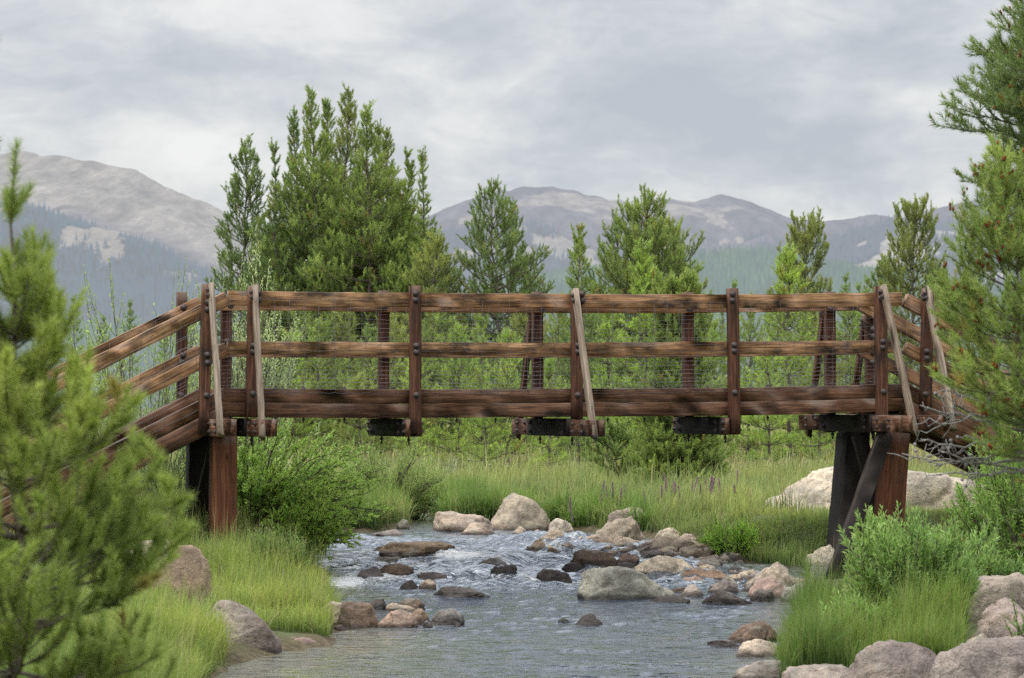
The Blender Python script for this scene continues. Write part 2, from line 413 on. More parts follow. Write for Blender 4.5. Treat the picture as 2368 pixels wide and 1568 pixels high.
def colM(X, Y, Z, V):
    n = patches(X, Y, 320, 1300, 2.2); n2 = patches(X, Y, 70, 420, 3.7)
    sun_tint = sstep(.3, .62, patches(X, Y, 500, 900, 6.4) + np.exp(-((X - 250) / 330.) ** 2) * .62 - np.abs(V - .93) * 3.4 - .12)
    rock = lerp3((.165, .155, .19), (.40, .37, .33), sun_tint) * (1 + .3 * n2[..., None])  # sunlit patch painted into the colour, cloud shade on the remaining rock
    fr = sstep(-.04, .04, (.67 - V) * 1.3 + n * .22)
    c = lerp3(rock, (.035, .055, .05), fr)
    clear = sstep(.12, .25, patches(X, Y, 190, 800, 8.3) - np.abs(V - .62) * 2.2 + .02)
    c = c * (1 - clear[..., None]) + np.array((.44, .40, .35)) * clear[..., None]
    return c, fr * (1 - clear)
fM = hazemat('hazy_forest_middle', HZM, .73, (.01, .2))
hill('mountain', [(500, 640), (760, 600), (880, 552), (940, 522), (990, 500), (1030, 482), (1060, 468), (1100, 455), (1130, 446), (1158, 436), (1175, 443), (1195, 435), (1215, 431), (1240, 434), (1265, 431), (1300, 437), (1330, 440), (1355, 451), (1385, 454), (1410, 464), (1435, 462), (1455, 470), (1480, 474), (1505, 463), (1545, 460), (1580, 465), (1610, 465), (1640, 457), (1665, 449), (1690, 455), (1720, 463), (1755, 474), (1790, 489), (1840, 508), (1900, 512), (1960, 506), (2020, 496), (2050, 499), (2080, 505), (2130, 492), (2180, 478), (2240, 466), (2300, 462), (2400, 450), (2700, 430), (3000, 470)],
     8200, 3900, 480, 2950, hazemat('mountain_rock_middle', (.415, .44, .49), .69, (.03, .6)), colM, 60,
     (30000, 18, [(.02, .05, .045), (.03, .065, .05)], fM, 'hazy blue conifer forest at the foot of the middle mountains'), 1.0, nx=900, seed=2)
def colB(X, Y, Z, V):
    n = patches(X, Y, 200, 300, 5.1)
    clear = sstep(.32, .45, n + np.exp(-((X - 800) / 190.) ** 2 - ((V - .82) / .10) ** 2) * .55)
    c = lerp3((.04, .06, .055), (.44, .41, .35), clear)
    return c, 1 - clear
hill('forested_hill', [(900, 760), (1300, 690), (1500, 640), (1700, 600), (1808, 574), (1906, 548), (1960, 528), (2010, 515), (2060, 504), (2130, 503), (2200, 512), (2260, 510), (2400, 500), (2700, 490), (2900, 520)],
     5600, 3000, 1100, 2850, hazemat('forest_hill_blue', HZM, .6, (.03, .4)), colB, 35,
     (22000, 16, [(.02, .05, .045), (.035, .065, .05)], fM, 'blue hazy conifer forest on the hill at the right'), 1.0, nx=420, seed=3, drop=10)
def colG(X, Y, Z, V):
    n = patches(X, Y, 150, 240, 7.1); clear = sstep(.5, .65, n)
    return lerp3((.06, .10, .05), (.22, .24, .12), clear), 1 - clear * .7
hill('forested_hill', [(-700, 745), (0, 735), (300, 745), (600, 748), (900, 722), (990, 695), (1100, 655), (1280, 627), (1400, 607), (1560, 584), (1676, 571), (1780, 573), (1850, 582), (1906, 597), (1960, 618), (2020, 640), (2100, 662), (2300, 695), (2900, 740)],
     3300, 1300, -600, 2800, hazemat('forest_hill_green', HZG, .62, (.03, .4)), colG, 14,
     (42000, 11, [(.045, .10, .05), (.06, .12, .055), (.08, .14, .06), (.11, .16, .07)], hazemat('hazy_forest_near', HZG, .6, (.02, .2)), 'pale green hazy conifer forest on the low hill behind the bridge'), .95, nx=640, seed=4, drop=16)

# ------------------------------------------------------------------ water
wx = np.arange(-9.5, 9.5, .05); wy = np.arange(9.0, 41.5, .05)
X, Y = np.meshgrid(wx, wy); x, y = X.ravel(), Y.ravel()
rap = sstep(28.2, 29.6, y) * (1 - sstep(32.6, 33.6, y))
w1 = fbm(x * .9 + 3, y * 1.6, 1, 5, .6); w2 = fbm(x * 3.2, y * 2.6, 2, 4, .6); w3 = pn(x * .5, y * .25, 8)
calm = sstep(.2, .9, sdist(x, y) * -1)
amp = (.010 + .010 * np.clip(w3 + .4, 0, 1.2) + .038 * rap) * (.25 + .75 * calm)
z = wl(y) + amp * w1 * 1.3 + amp * .55 * w2
z = z + .05 * rap * np.tanh(2.5 * pn(x * .9, y * 1.3 + 4, 6))
BLOBS = []     # foam: (px, py, half width px, half depth px, strength)
for b in [(1060, 1293, 95, 10, 1.0), (1150, 1300, 70, 9, .8), (960, 1298, 70, 6, .55), (800, 1352, 80, 20, .95), (890, 1340, 90, 16, .85), (970, 1332, 60, 9, .7), (1010, 1330, 60, 10, .8), (1090, 1345, 90, 9, .55),
          (1250, 1337, 95, 10, .8), (1330, 1343, 60, 8, .8), (1390, 1345, 60, 9, .75), (1160, 1335, 60, 8, .6), (1300, 1300, 80, 7, .4), (1440, 1312, 70, 6, .4), (840, 1300, 60, 8, .5), (720, 1330, 60, 20, .6),
          (990, 1375, 60, 7, .45), (1180, 1230, 80, 5, .25), (690, 1240, 40, 8, .5), (1010, 1275, 40, 6, .3), (1330, 1430, 70, 6, .3), (1270, 1470, 60, 6, .25), (850, 1375, 120, 10, .5)]:
    c0 = WD(b[0], b[1]); top = WD(b[0], b[1] - b[3]); bot = WD(b[0], b[1] + b[3])
    BLOBS.append((c0.x, c0.y, b[2] / F * c0.y, max((top.y - bot.y) / 2, .12), b[4]))
foam = np.zeros_like(x)
for (cx, cy, rx, ry, s_) in BLOBS:
    foam = np.maximum(foam, s_ * np.exp(-(((x - cx) / rx) ** 2 + ((y - cy) / ry) ** 2) * 1.2))
foam = foam * .92 + rap * .04
shallow = 1 - sstep(.05, .9, -sdist(x, y))
near_left = np.exp(-((x + 1.5) / .9) ** 2) * (1 - sstep(22.5, 25, y)); shallow = np.clip(shallow * .6 + near_left, 0, 1)
keep = sdist(x, y) < .5
fq = gridf(len(wx), len(wy)); fq = fq[keep[fq].all(1)]
used = np.unique(fq); remap = np.full(len(x), -1); remap[used] = np.arange(len(used)); fq = remap[fq]
z = z + .03 * foam * np.abs(fbm(x * 5, y * 5, 3, 3))
RIVER_ARGS = (np.stack([x, y, z], 1)[used], fq, foam[used], shallow[used])
# ------------------------------------------------------------------ boulders
def ico(sub):
    import bmesh
    bm = bmesh.new(); bmesh.ops.create_icosphere(bm, subdivisions=sub, radius=1)
    v = np.array([q.co[:] for q in bm.verts]); f = np.array([[l.index for l in p.verts] for p in bm.faces]); bm.free(); return v, f
ICO = {4: ico(4), 5: ico(5), 6: ico(6)}
KIND = {'tan': (.45, .39, .315), 'pale': (.50, .45, .385), 'grey': (.25, .235, .225), 'brown': (.25, .185, .14), 'red': (.33, .25, .215), 'dark': (.12, .105, .10),
        'green': (.26, .255, .225), 'lilac': (.30, .265, .25), 'granite': (.46, .42, .365), 'rust': (.38, .29, .225)}
ROCKS = []
def rock(x0, x1, yt, yb, kind, shape, label, seed, d=None, wet=0., lich=.25, bf=None, group=None):
    """screen extents of the photo measured into real metres; shape: r round, a angular, f flat, s slab"""
    r = np.random.default_rng(seed + 100)
    cxp = (x0 + x1) / 2
    onwater = d is None
    q = WD(cxp, yb) if onwater else P(cxp, yb, d)
    a = (x1 - x0) / 2 / F * q.y * 1.1
    bfac = bf if bf else {'r': .8, 'o': .7, 'a': .8, 'f': .95, 's': .7}[shape] * r.uniform(.85, 1.1)
    b = max(a * bfac, .05)
    cy = q.y + b * .85; cx = (cxp - 1183.5) / F * cy
    k = cy / q.y; a *= k
    top = P(cxp, yt, cy - b * .15).z; zb = float(wl(cy)) if onwater else q.z
    H = max(top - zb, .03)
    v, f = ICO[6 if (x1 - x0) > 330 else 5 if (x1 - x0) > 45 else 4]
    v = v.copy()
    v = np.sign(v) * np.abs(v) ** (.8 if shape == 'r' else .62 if shape == 'o' else .7)
    nc = {'r': 8, 'a': 15, 'f': 9, 's': 11, 'o': 3}[shape]; lo = {'o': .8, 'r': .70, 'a': .50, 'f': .66, 's': .58}[shape]
    for _ in range(nc):
        n = r.normal(size=3); n[2] = abs(n[2]) * .8; n /= np.linalg.norm(n); off = r.uniform(lo, .92)
        t_ = v @ n - off; v -= np.outer(np.maximum(t_, 0) * .88, n)
    o_ = r.uniform(0, 50, 3)
    n1 = fbm(v[:, 0] * 1.1 + o_[0], v[:, 1] * 1.1 + o_[1], v[:, 2] * 1.1 + o_[2], 2)
    n2 = fbm(v[:, 0] * 3.2 + o_[1], v[:, 1] * 3.2 + o_[2], v[:, 2] * 4 + o_[0], 4, .55)
    n3 = np.abs(pn(v[:, 0] * 2.3 + o_[2], v[:, 1] * 2.3, v[:, 2] * 2.3 + o_[1]))
    rad = 1 + (.13 if shape != 'a' else .15) * n1 + (.016 if shape == 'o' else .036 if shape == 'r' else .06) * n2 - (.10 if shape == 'a' else .05) * (1 - np.clip(n3 * 5, 0, 1))
    v = v * rad[:, None]
    # sheer so that the crest sits off-centre
    v[:, 0] += (r.uniform(-.35, .35) if shape in 'as' else r.uniform(-.15, .15)) * np.clip(v[:, 2], 0, 1)
    up_ = v[:, 2] > -.05
    lo_, hi_ = v[up_, 0].min(), v[up_, 0].max()
    v[:, 0] = (v[:, 0] - (lo_ + hi_) / 2) / ((hi_ - lo_) / 2) * a
    v[:, 1] = v[:, 1] / np.abs(v[:, 1]).max() * b
    zt = v[:, 2].max(); bury = .45
    v[:, 2] = np.where(v[:, 2] > 0, v[:, 2] / zt * (H + .06), v[:, 2] * (min(H * .6, .3) + .12)) - .06
    rot = 0
    me = raw_mesh('boulder', v, f, True, None, {'wet': np.clip(wet * (1 + .6 * n1) + ((1 - sstep(.012, .05 + .02 * n1, v[:, 2])) if onwater else 0), 0, 1), 'lich': np.full(len(v), lich)})
    me.materials.append(M['rock'])
    o = link('boulder', me, None, Matrix.Translation((cx, cy, zb)))
    col = np.array(KIND[kind]) * 1.2 * r.uniform(.88, 1.1) * r.uniform(.97, 1.03, 3)
    o.color = (*col, 1)
    tag(o, label, 'boulder' if (x1 - x0) > 40 else 'rock', group)
    if (x1 - x0) <= 40: o.name = 'rock'
    ROCKS.append((cx, cy, a, b, H, onwater, wet)); return o
def cv(c, x0, x1, y0, y1):
    s = .3181; ox = {'A': 635.7, 'B': 1213.6, 'C': 1731.4, 'D': 0}[c]
    return ox + s * x0, ox + s * x1, 1069.1 + s * y0, 1069.1 + s * y1
TAB = [
 ('A', 1165, 1590, 355, 502, 'tan', 'r', 'tan boulder sloping down to the right at the far end of the stream', {}),
 ('A', 1355, 1600, 435, 527, 'tan', 'r', 'smaller brown boulder leaning against the front of the sloping tan boulder', {}),
 ('A', 1572, 1985, 222, 492, 'tan', 'r', 'tallest smooth tan boulder on the far bank, grass behind it', {}),
 ('A', 640, 945, 488, 545, 'lilac', 'f', 'flat grey-lilac slab in the water below the far left bank', {}),
 ('A', 690, 1338, 572, 706, 'brown', 'f', 'wide low brown boulder in midstream above the rapids', {}),
 ('A', 680, 972, 683, 729, 'tan', 'f', 'low flat tan rock in front of the wide midstream boulder', {}),
 ('A', 735, 997, 732, 842, 'brown', 'r', 'dark brown rounded boulder with a tan top left in the rapids', {'wet': .45}),
 ('A', 560, 792, 757, 864, 'grey', 'r', 'dark grey boulder half under the overhanging willow', {'wet': .6}),
 ('A', 905, 1062, 855, 918, 'dark', 'r', 'small dark wet rock of a touching pair in the rapids', {'wet': .6}),
 ('A', 1050, 1176, 850, 918, 'tan', 'r', 'small tan rock of a touching pair in the rapids', {}),
 ('A', 1130, 1602, 896, 986, 'dark', 'f', 'long low dark brown hump just below the rapids', {'wet': .5}),
 ('A', 1425, 1745, 692, 768, 'grey', 'f', 'smooth wet grey boulder with water pouring over its left side', {'wet': .75}),
 ('A', 1500, 1762, 742, 840, 'dark', 'a', 'jagged black wet boulder in the middle of the rapids', {'wet': .8}),
 ('A', 1910, 2147, 770, 833, 'dark', 'f', 'low black wet boulder with white water below it', {'wet': .8}),
 ('A', 1020, 1268, 795, 862, 'grey', 'r', 'small dome of rock with water running over it', {'wet': .9}),
 ('A', 455, 765, 1008, 1202, 'brown', 'a', 'large brown boulder at the left end of the lower rock cluster', {'wet': .35}),
 ('A', 570, 825, 990, 1075, 'dark', 'a', 'rough black boulder at the back of the lower rock cluster', {'wet': .5}),
 ('A', 728, 1032, 1070, 1202, 'red', 'r', 'pinkish brown boulder in the front of the lower rock cluster', {}),
 ('A', 790, 1058, 1020, 1090, 'tan', 'f', 'flat tan rock in the middle of the lower rock cluster', {}),
 ('A', 885, 1087, 988, 1072, 'brown', 'r', 'rounded olive brown boulder at the top right of the lower rock cluster', {'wet': .4}),
 ('A', 958, 1135, 1062, 1163, 'brown', 'a', 'angular brown rock between the pinkish boulder and the grey boulder', {}),
 ('A', 1112, 1367, 1062, 1174, 'grey', 'r', 'olive grey boulder with yellow blotches at the right end of the lower cluster', {'lich': .6, 'wet': .3}),
 ('A', 1055, 1152, 1148, 1192, 'grey', 'r', 'small grey rock below the angular brown rock', {}),
 ('A', 1298, 1352, 1160, 1189, 'dark', 'r', 'tiny black stone by the waterline right of the lower cluster', {'wet': .8}),
 ('A', 330, 530, 1010, 1185, 'tan', 'r', 'tan boulder half hidden by the grass of the left bank', {}),
 ('A', 400, 552, 1180, 1227, 'brown', 'f', 'flat brown rock awash below the large brown boulder', {'wet': .5}),
 ('A', -40, 350, 1274, 1352, 'red', 'f', 'flat pink rock shelf at the foot of the left bank', {}),
 ('A', 205, 347, 1248, 1320, 'grey', 'a', 'small dark grey rock sitting on the pink shelf', {'d': 23.2}),
 ('A', 885, 978, 410, 487, 'green', 'r', 'dark mossy lump at the edge of the far left bank', {'lich': .0}),
 ('B', -5, 120, 487, 562, 'tan', 'r', 'grey-brown rock right of the tallest far boulder, at the waterline', {}),
 ('B', -100, 5, 462, 532, 'tan', 'r', 'small rounded rock below the tallest far boulder', {}),
 ('B', 155, 355, 405, 522, 'pale', 'r', 'pale tan rock under a tuft of grass on the far right bank', {}),
 ('B', 95, 358, 488, 605, 'tan', 'a', 'tan rock with a mossy crest at the back of the left shore pile', {}),
 ('B', 40, 245, 558, 641, 'tan', 'a', 'light tan angular rock at the left front of the shore pile', {}),
 ('B', -5, 85, 608, 645, 'brown', 'a', 'little dark brown rock at the left tip of the shore pile', {'wet': .3}),
 ('B', 222, 470, 585, 642, 'rust', 'f', 'flat reddish ledge between the two shore piles', {}),
 ('B', 610, 925, 322, 470, 'pale', 's', 'long pale slab leaning back in the grass behind the peaked boulder', {'d': 33.9}),
 ('B', 480, 878, 392, 605, 'tan', 'a', 'large peaked tan boulder on the right shore', {'d': 32.3}),
 ('B', 355, 730, 515, 618, 'tan', 'r', 'broad tan boulder in front of the peaked boulder', {}),
 ('B', 608, 875, 535, 632, 'tan', 'f', 'flat tan slab at the right foot of the peaked boulder', {}),
 ('B', 648, 805, 618, 664, 'pale', 'f', 'low pale rock at the waterline below the flat slab', {}),
 ('B', 945, 1135, 474, 560, 'pale', 'r', 'pale rock behind the wide tan boulder with grass beside it', {'d': 32.8}),
 ('B', 1078, 1265, 515, 600, 'tan', 'r', 'grey-tan rock at the right behind the wide tan boulder', {'d': 32.3}),
 ('B', 1178, 1295, 480, 540, 'pale', 'r', 'small pale rock half sunk in grass above the right shore', {'d': 33.0}),
 ('B', 825, 1275, 535, 658, 'tan', 'r', 'wide tan boulder in the middle of the right shore', {}),
 ('B', 335, 670, 628, 748, 'brown', 'r', 'dark brown boulder in the water left of the big tan boulder', {'wet': .45}),
 ('B', 640, 822, 658, 742, 'red', 'f', 'reddish sloping rock touching the dark brown boulder', {}),
 ('B', 270, 455, 722, 762, 'dark', 'f', 'flat black rock at the lip of the rapids', {'wet': .8}),
 ('B', 515, 625, 752, 832, 'dark', 'r', 'dark wet rock behind the left end of the grey-green boulder', {'wet': .7}),
 ('B', 640, 805, 725, 768, 'grey', 'f', 'low wet grey rock between the reddish rock and the grey-green boulder', {'wet': .7}),
 ('B', 1165, 1292, 595, 637, 'dark', 'f', 'small flat dark stone below the wide tan boulder', {'wet': .3}),
 ('B', 1135, 1275, 640, 692, 'tan', 'f', 'flat tan stone right of the channel', {}),
 ('B', 1235, 1352, 640, 708, 'brown', 'r', 'brown rock below the bright green tuft', {}),
 ('B', 785, 1265, 675, 842, 'tan', 'a', 'big light tan boulder behind the grey-green boulder', {}),
 ('B', 1245, 1445, 697, 778, 'grey', 'r', 'rounded grey rock right of the big light tan boulder', {}),
 ('B', 1330, 1390, 750, 778, 'pale', 'r', 'little round pale stone lying on the long slab', {'d': 29.75}),
 ('B', 1155, 1545, 775, 872, 'brown', 's', 'long flat-topped slab lying across the smaller stones', {}),
 ('B', 1040, 1368, 828, 902, 'red', 'f', 'flat pinkish rock under the long slab', {}),
 ('B', 412, 1082, 752, 1002, 'green', 'a', 'largest rough grey-green boulder in the stream', {'lich': .1, 'bf': .6}),
 ('B', 1110, 1328, 885, 972, 'lilac', 's', 'blocky grey rock at the waterline below the pinkish flat rock', {}),
 ('B', 1420, 1545, 825, 905, 'grey', 'r', 'grey rock peeping out behind the rounded lilac-grey rock', {'d': 28.7}),
 ('B', 1328, 1535, 852, 952, 'lilac', 'r', 'rounded lilac-grey rock right of the blocky grey rock', {}),
 ('B', 1412, 1645, 705, 832, 'grey', 'r', 'grey-tan boulder at the foot of the right bank grass', {'d': 30.6}),
 ('B', 1540, 2010, 728, 918, 'tan', 'a', 'big tan boulder with a split right end under the right bank', {}),
 ('B', 1608, 1932, 828, 992, 'red', 'r', 'smooth reddish boulder leaning in front of the big split boulder', {}),
 ('B', 1298, 1652, 930, 1027, 'dark', 's', 'dark wedge-shaped rock pointing left in the shallows', {'wet': .35}),
 ('B', 1640, 1812, 920, 1002, 'dark', 'r', 'dark rounded rock right of the wedge-shaped rock', {'wet': .2}),
 ('B', 885, 1225, 972, 1029, 'dark', 'f', 'low dark strip of rock under the grey-green boulder', {'wet': .4}),
 ('B', 1858, 2150, 875, 1012, 'grey', 'r', 'sloping grey-brown boulder at the edge of the right grass', {}),
 ('B', 1950, 2085, 1010, 1082, 'green', 'r', 'small olive rock tucked in the right grass edge', {}),
 ('B', 330, 592, 1098, 1187, 'dark', 'r', 'lone dark dome of rock in open water', {'wet': .5}),
 ('B', 240, 350, 1130, 1172, 'dark', 'f', 'low wet stone trailing left of the lone dark dome', {'wet': .9}),
 ('B', 1443, 1868, 1157, 1307, 'brown', 'a', 'brown boulder with a pale crest off the right bank', {'wet': .15}),
 ('B', 1320, 1585, 1285, 1333, 'grey', 'f', 'flat grey rock barely above the water left of the tan boulder', {'wet': .4}),
 ('B', 1522, 1912, 1283, 1417, 'tan', 'r', 'tan boulder off the right bank in front of the brown one', {'lich': .5}),
 ('B', 1530, 1990, 1440, 1600, 'lilac', 'f', 'low grey rock at the bottom edge by the reeds', {}),
 ('C', 108, 1755, 12, 465, 'granite', 'o', 'huge pale lichen-spotted granite boulder behind the right support', {'d': 34.2, 'lich': .9, 'bf': .6}),
 ('C', 415, 640, 598, 722, 'pale', 'a', 'pale rock in the grass left of the right support foot', {'d': 30.4}),
 ('C', 1175, 1470, 500, 575, 'pale', 'f', 'flat pale rock behind the willow right of the support', {'d': 31.5}),
 ('C', 250, 900, 1470, 1680, 'lilac', 'f', 'low grey-pink ledge along the bottom right', {'d': 18.6, 'lich': .7}),
 ('C', 620, 1420, 1296, 1700, 'lilac', 'o', 'broad foreground boulder with dark lichen spots', {'d': 18.3, 'lich': 1.0, 'bf': .5}),
 ('C', 1290, 2080, 1262, 1700, 'lilac', 'o', 'foreground boulder with a pinkish face at the bottom right', {'d': 18.1, 'lich': .7, 'bf': .5}),
 ('C', 1535, 2040, 798, 1160, 'lilac', 'o', 'rounded grey-lilac boulder behind the reeds at the right edge', {'d': 22.6, 'lich': .3}),
 ('C', 1652, 2300, 988, 1345, 'lilac', 'a', 'angular grey boulder with a rust brown left face', {'d': 20.6, 'lich': .4}),
 ('C', 1890, 2300, 800, 960, 'brown', 'r', 'brown boulder behind the others at the right edge', {'d': 24.5}),
 ('C', 1855, 2300, 1410, 1700, 'lilac', 'a', 'dark cracked boulder in the bottom right corner', {'d': 17.6, 'lich': .5}),
 ('C', 1575, 1720, 1240, 1300, 'pale', 'f', 'small lichen-pale stone at the foot of the angular boulder', {'d': 19.8, 'lich': .2}),
 ('D', 880, 1402, 557, 860, 'pale', 's', 'pale-topped boulder under the left end of the bridge', {'d': 27.0}),
 ('D', 1130, 1528, 600, 1010, 'rust', 'o', 'pinkish boulder on the left bank above the leaning slab', {'d': 24.5}),
 ('D', 1440, 2028, 1003, 1392, 'lilac', 'o', 'leaning grey-pink slab dipping into the stream at lower left', {'bf': .45}),
]
for k, (c, x0, x1, y0, y1, kd, sh, lb, kw) in enumerate(TAB):
    a = cv(c, x0, x1, y0, y1)
    rock(*a, kd, sh, lb, k, **kw)
# small stones filling the right shore between the boulders
rr = random.Random(5)
STONES = [(1640, 1302), (1668, 1312), (1700, 1296), (1722, 1330), (1755, 1337), (1545, 1352), (1568, 1368), (1636, 1352), (1660, 1366), (1500, 1290), (1532, 1296), (1590, 1281), (1440, 1276), (1360, 1268), (1248, 1262), (1215, 1240), (1320, 1243), (1790, 1372), (1830, 1382), (1402, 1288)]
for k, (a, b) in enumerate(STONES):
    wd = rr.uniform(14, 30)
    rock(a - wd, a + wd * .8, b - wd * rr.uniform(.35, .7), b, rr.choice(['tan', 'grey', 'pale', 'lilac', 'brown']), 'r', 'small stone wedged between the boulders of the right shore', 300 + k, group='small stones of the right shore', wet=rr.choice([0, 0, .3]))

for k in range(105):
    zx0, zx1, zy0, zy1 = [(1235, 1350, 1243, 1276), (1400, 1600, 1264, 1292), (1590, 1700, 1290, 1335), (1680, 1860, 1335, 1378), (1560, 1700, 1255, 1290)][k % 5]
    a = rr.uniform(zx0, zx1); b = rr.uniform(zy0, zy1); wd = rr.uniform(13, 38)
    rock(a - wd, a + wd * .9, b - wd * rr.uniform(.45, .75), b, rr.choice(['tan', 'grey', 'pale', 'lilac', 'pale', 'tan']), rr.choice('aaf'), 'small stone wedged between the boulders of the right shore', 330 + k, group='small stones of the right shore', wet=rr.choice([0, 0, .3]))

# ------------------------------------------------------------------ the water sheet
V_, FQ_, FO_, SH_ = RIVER_ARGS
for (cx, cy, a, b, H, ow, wt) in ROCKS:
    if not ow or cy < 19: continue
    fast = float(sstep(28.0, 29.5, cy) * (1 - sstep(32.5, 34, cy))) * .8 + .14
    ex, ey = (V_[:, 0] - cx) / a, (V_[:, 1] - cy) / b
    rr_ = np.hypot(ex, ey)
    ring = np.exp(-((rr_ - 1.0) / .16) ** 2) * (.35 + .65 * (ey < .2))
    FO_ = np.maximum(FO_, ring * fast * .62)
    tail = np.exp(-(ex / .8) ** 2) * np.exp(-((ey + 1.35) / .45) ** 2)
    FO_ = np.maximum(FO_, tail * fast * .55)
    V_[:, 2] += .02 * np.exp(-((rr_ - 1.05) / .2) ** 2) * (ey > 0) * fast - .012 * tail
me = raw_mesh('stream_water', V_, FQ_, True, None, {'foam': FO_, 'shallow': SH_})
m, nt = newmat('rippled_stream_water'); t = NT(nt)
p = t.n('ShaderNodeNewGeometry').outputs['Position']
r1 = t.noise(t.scale(p, (2.6, 4.6, 1)), 1.5, 5, .6, .4); r2 = t.noise(t.scale(p, (7, 10, 3)), 1.1, 3, .55, .5)
big = t.noise(t.scale(p, (.35, 1.3, 1)), 1.0, 3, .5)
deep = t.ramp(t.noise(p, 1.1, 3), [(.3, (.018, .028, .048)), (.7, (.035, .055, .085))])
shal = t.ramp(t.noise(p, 3.0, 4, .6), [(.3, (.055, .05, .018)), (.7, (.17, .145, .06))])
bc = t.mix(t.attr('shallow', 'Fac'), deep, shal)
fo = t.attr('foam', 'Fac')
fn = t.noise(t.scale(p, (11, 15, 6)), 2.0, 6, .75); fn2 = t.noise(t.scale(p, (1.6, 5, 1)), 1.5, 4, .7)
fk = t.math('ADD', t.math('MULTIPLY', fo, .44), t.math('ADD', t.math('MULTIPLY', fn, .72), t.math('MULTIPLY', fn2, .3)))
fk = t.mapr(fk, .73, .84, 0, 1)
fk = t.math('MULTIPLY', fk, t.mapr(fo, .05, .2, 0, 1))
h = t.math('ADD', t.math('MULTIPLY', r1, 1.0), t.math('MULTIPLY', r2, .42))
bst = t.mapr(big, .35, .65, .4, 1.0)
nrm = t.bump(h, bst, .13)
col = t.mix(fk, bc, (.80, .82, .84))
body = t.pbsdf(Base_Color=col, Roughness=t.math('ADD', .07, t.math('MULTIPLY', fk, .7)), IOR=1.33, Specular_IOR_Level=.5, Normal=nrm)
gl = t.n('ShaderNodeBsdfGlossy', inp={'Color': (.84, .91, 1.0, 1), 'Roughness': .05, 'Normal': nrm}).outputs[0]
fz = t.n('ShaderNodeFresnel', inp={'IOR': 1.65, 'Normal': nrm}).outputs[0]
fz = t.math('MULTIPLY', fz, t.math('SUBTRACT', 1.0, t.math('MULTIPLY', fk, .9)))
mw = t.n('ShaderNodeMixShader', inp={0: fz}); nt.links.new(body, mw.inputs[1]); nt.links.new(gl, mw.inputs[2])
t.out(mw.outputs[0])
me.materials.append(m)
tag(link('stream_water', me), kind='structure')
# ------------------------------------------------------------------ the footbridge
TH = R(16.5); CT, ST = math.cos(TH), math.sin(TH)
BX0, BY0 = (959 - 1183.5) / F * 29.3, 29.3
WB = 1.33
def B(s, w_, z): return Vector((BX0 + s * CT - w_ * ST, BY0 + s * ST + w_ * CT, z))
def S(px, w_=0.0):
    u = (px - 1183.5) / F
    return (u * (BY0 + w_ * CT) - BX0 + w_ * ST) / (CT - u * ST)
def Z(px, py, w_=0.0):
    b = B(S(px, w_), w_, 0); return P(px, py, b.y).z
bridge = empty('footbridge', B(S(1330), WB / 2, .35))
tag(bridge, 'wooden footbridge with plank rails, slanted braces and wire mesh across the stream', 'bridge')
trnd = random.Random(21)
def timber(name, p0, p1, wdt, hgt, mat, parent=None, side=None, label=None, jit=.0018, cut=None, ch=.003):
    """a sawn timber from p0 to p1; wdt across (side direction), hgt the other way"""
    parent = parent or bridge
    p0 = Vector(p0); p1 = Vector(p1); L = (p1 - p0).length; x = (p1 - p0) / L
    side = Vector(side) if side is not None else Vector((-ST, CT, 0))
    y = (side - x * side.dot(x)).normalized(); z = x.cross(y)
    n = max(2, int(L / .16)); c = ch
    hw, hh = wdt / 2, hgt / 2
    sec = np.array([(-hw + c, -hh), (hw - c, -hh), (hw, -hh + c), (hw, hh - c), (hw - c, hh), (-hw + c, hh), (-hw, hh - c), (-hw, -hh + c)])
    r = np.random.default_rng(trnd.randrange(10**6))
    V = []
    bow = r.uniform(-.004, .004)
    for i in range(n + 1):
        tt = i / n; q = sec + r.normal(0, jit, sec.shape); xx = np.full(8, L * tt)
        q[:, 1] += bow * math.sin(math.pi * tt)
        if cut is not None and i == n: xx = xx + q[:, 0] / hw * cut
        V.append(np.stack([xx, q[:, 0], q[:, 1]], 1))
    V = np.concatenate(V); V[:, 0] -= L / 2
    i, j = np.meshgrid(np.arange(n), np.arange(8)); i, j = i.ravel(), j.ravel(); k = (j + 1) % 8
    q = np.stack([i * 8 + j, i * 8 + k, i * 8 + 8 + k, i * 8 + 8 + j], 1)
    f = np.concatenate([q[:, [0, 1, 2]], q[:, [0, 2, 3]], [[0, m + 1, m] for m in range(1, 7)], [[n * 8, n * 8 + m, n * 8 + m + 1] for m in range(1, 7)]])
    me = raw_mesh(name, V, f[:, ::-1], False); me.materials.append(mat)
    W = Matrix((x, y, z)).transposed().to_4x4(); W.translation = (p0 + p1) / 2
    o = link(name, me, parent, W)
    if label: o['label'] = label
    return o
def bolt_mesh():
    mb = MB(); prof = [(.0, .024), (.010, .024), (.019, .020), (.021, .014), (.030, .012), (.034, .030), (.0345, .0305)]
    prof = [(0.034, 0), (.034, .005), (.026, .008), (.024, .014), (.016, .021), (.0135, .022), (.0135, .032), (0, .034)]
    n = 14; V = []; Fs = []
    for (r_, h_) in prof:
        for k in range(n):
            a = k / n * 2 * math.pi; V.append((r_ * math.cos(a) * (1 + .05 * math.sin(3 * a)), r_ * math.sin(a), h_))
    for i in range(len(prof) - 1):
        for k in range(n):
            a, b = i * n + k, i * n + (k + 1) % n; Fs += [(a, b, b + n), (a, b + n, a + n)]
    me = raw_mesh('bolt', np.array(V), np.array(Fs), True); me.materials.append(M['bolt']); return me
BOLT = bolt_mesh()
def bolt(pos, normal, parent, size=1.0):
    q = Vector(normal).to_track_quat('Z', 'Y').to_matrix().to_4x4()
    W = Matrix.Translation(pos) @ q @ Matrix.Diagonal((size, size, size, 1))
    return link('bolt', BOLT, parent, W)
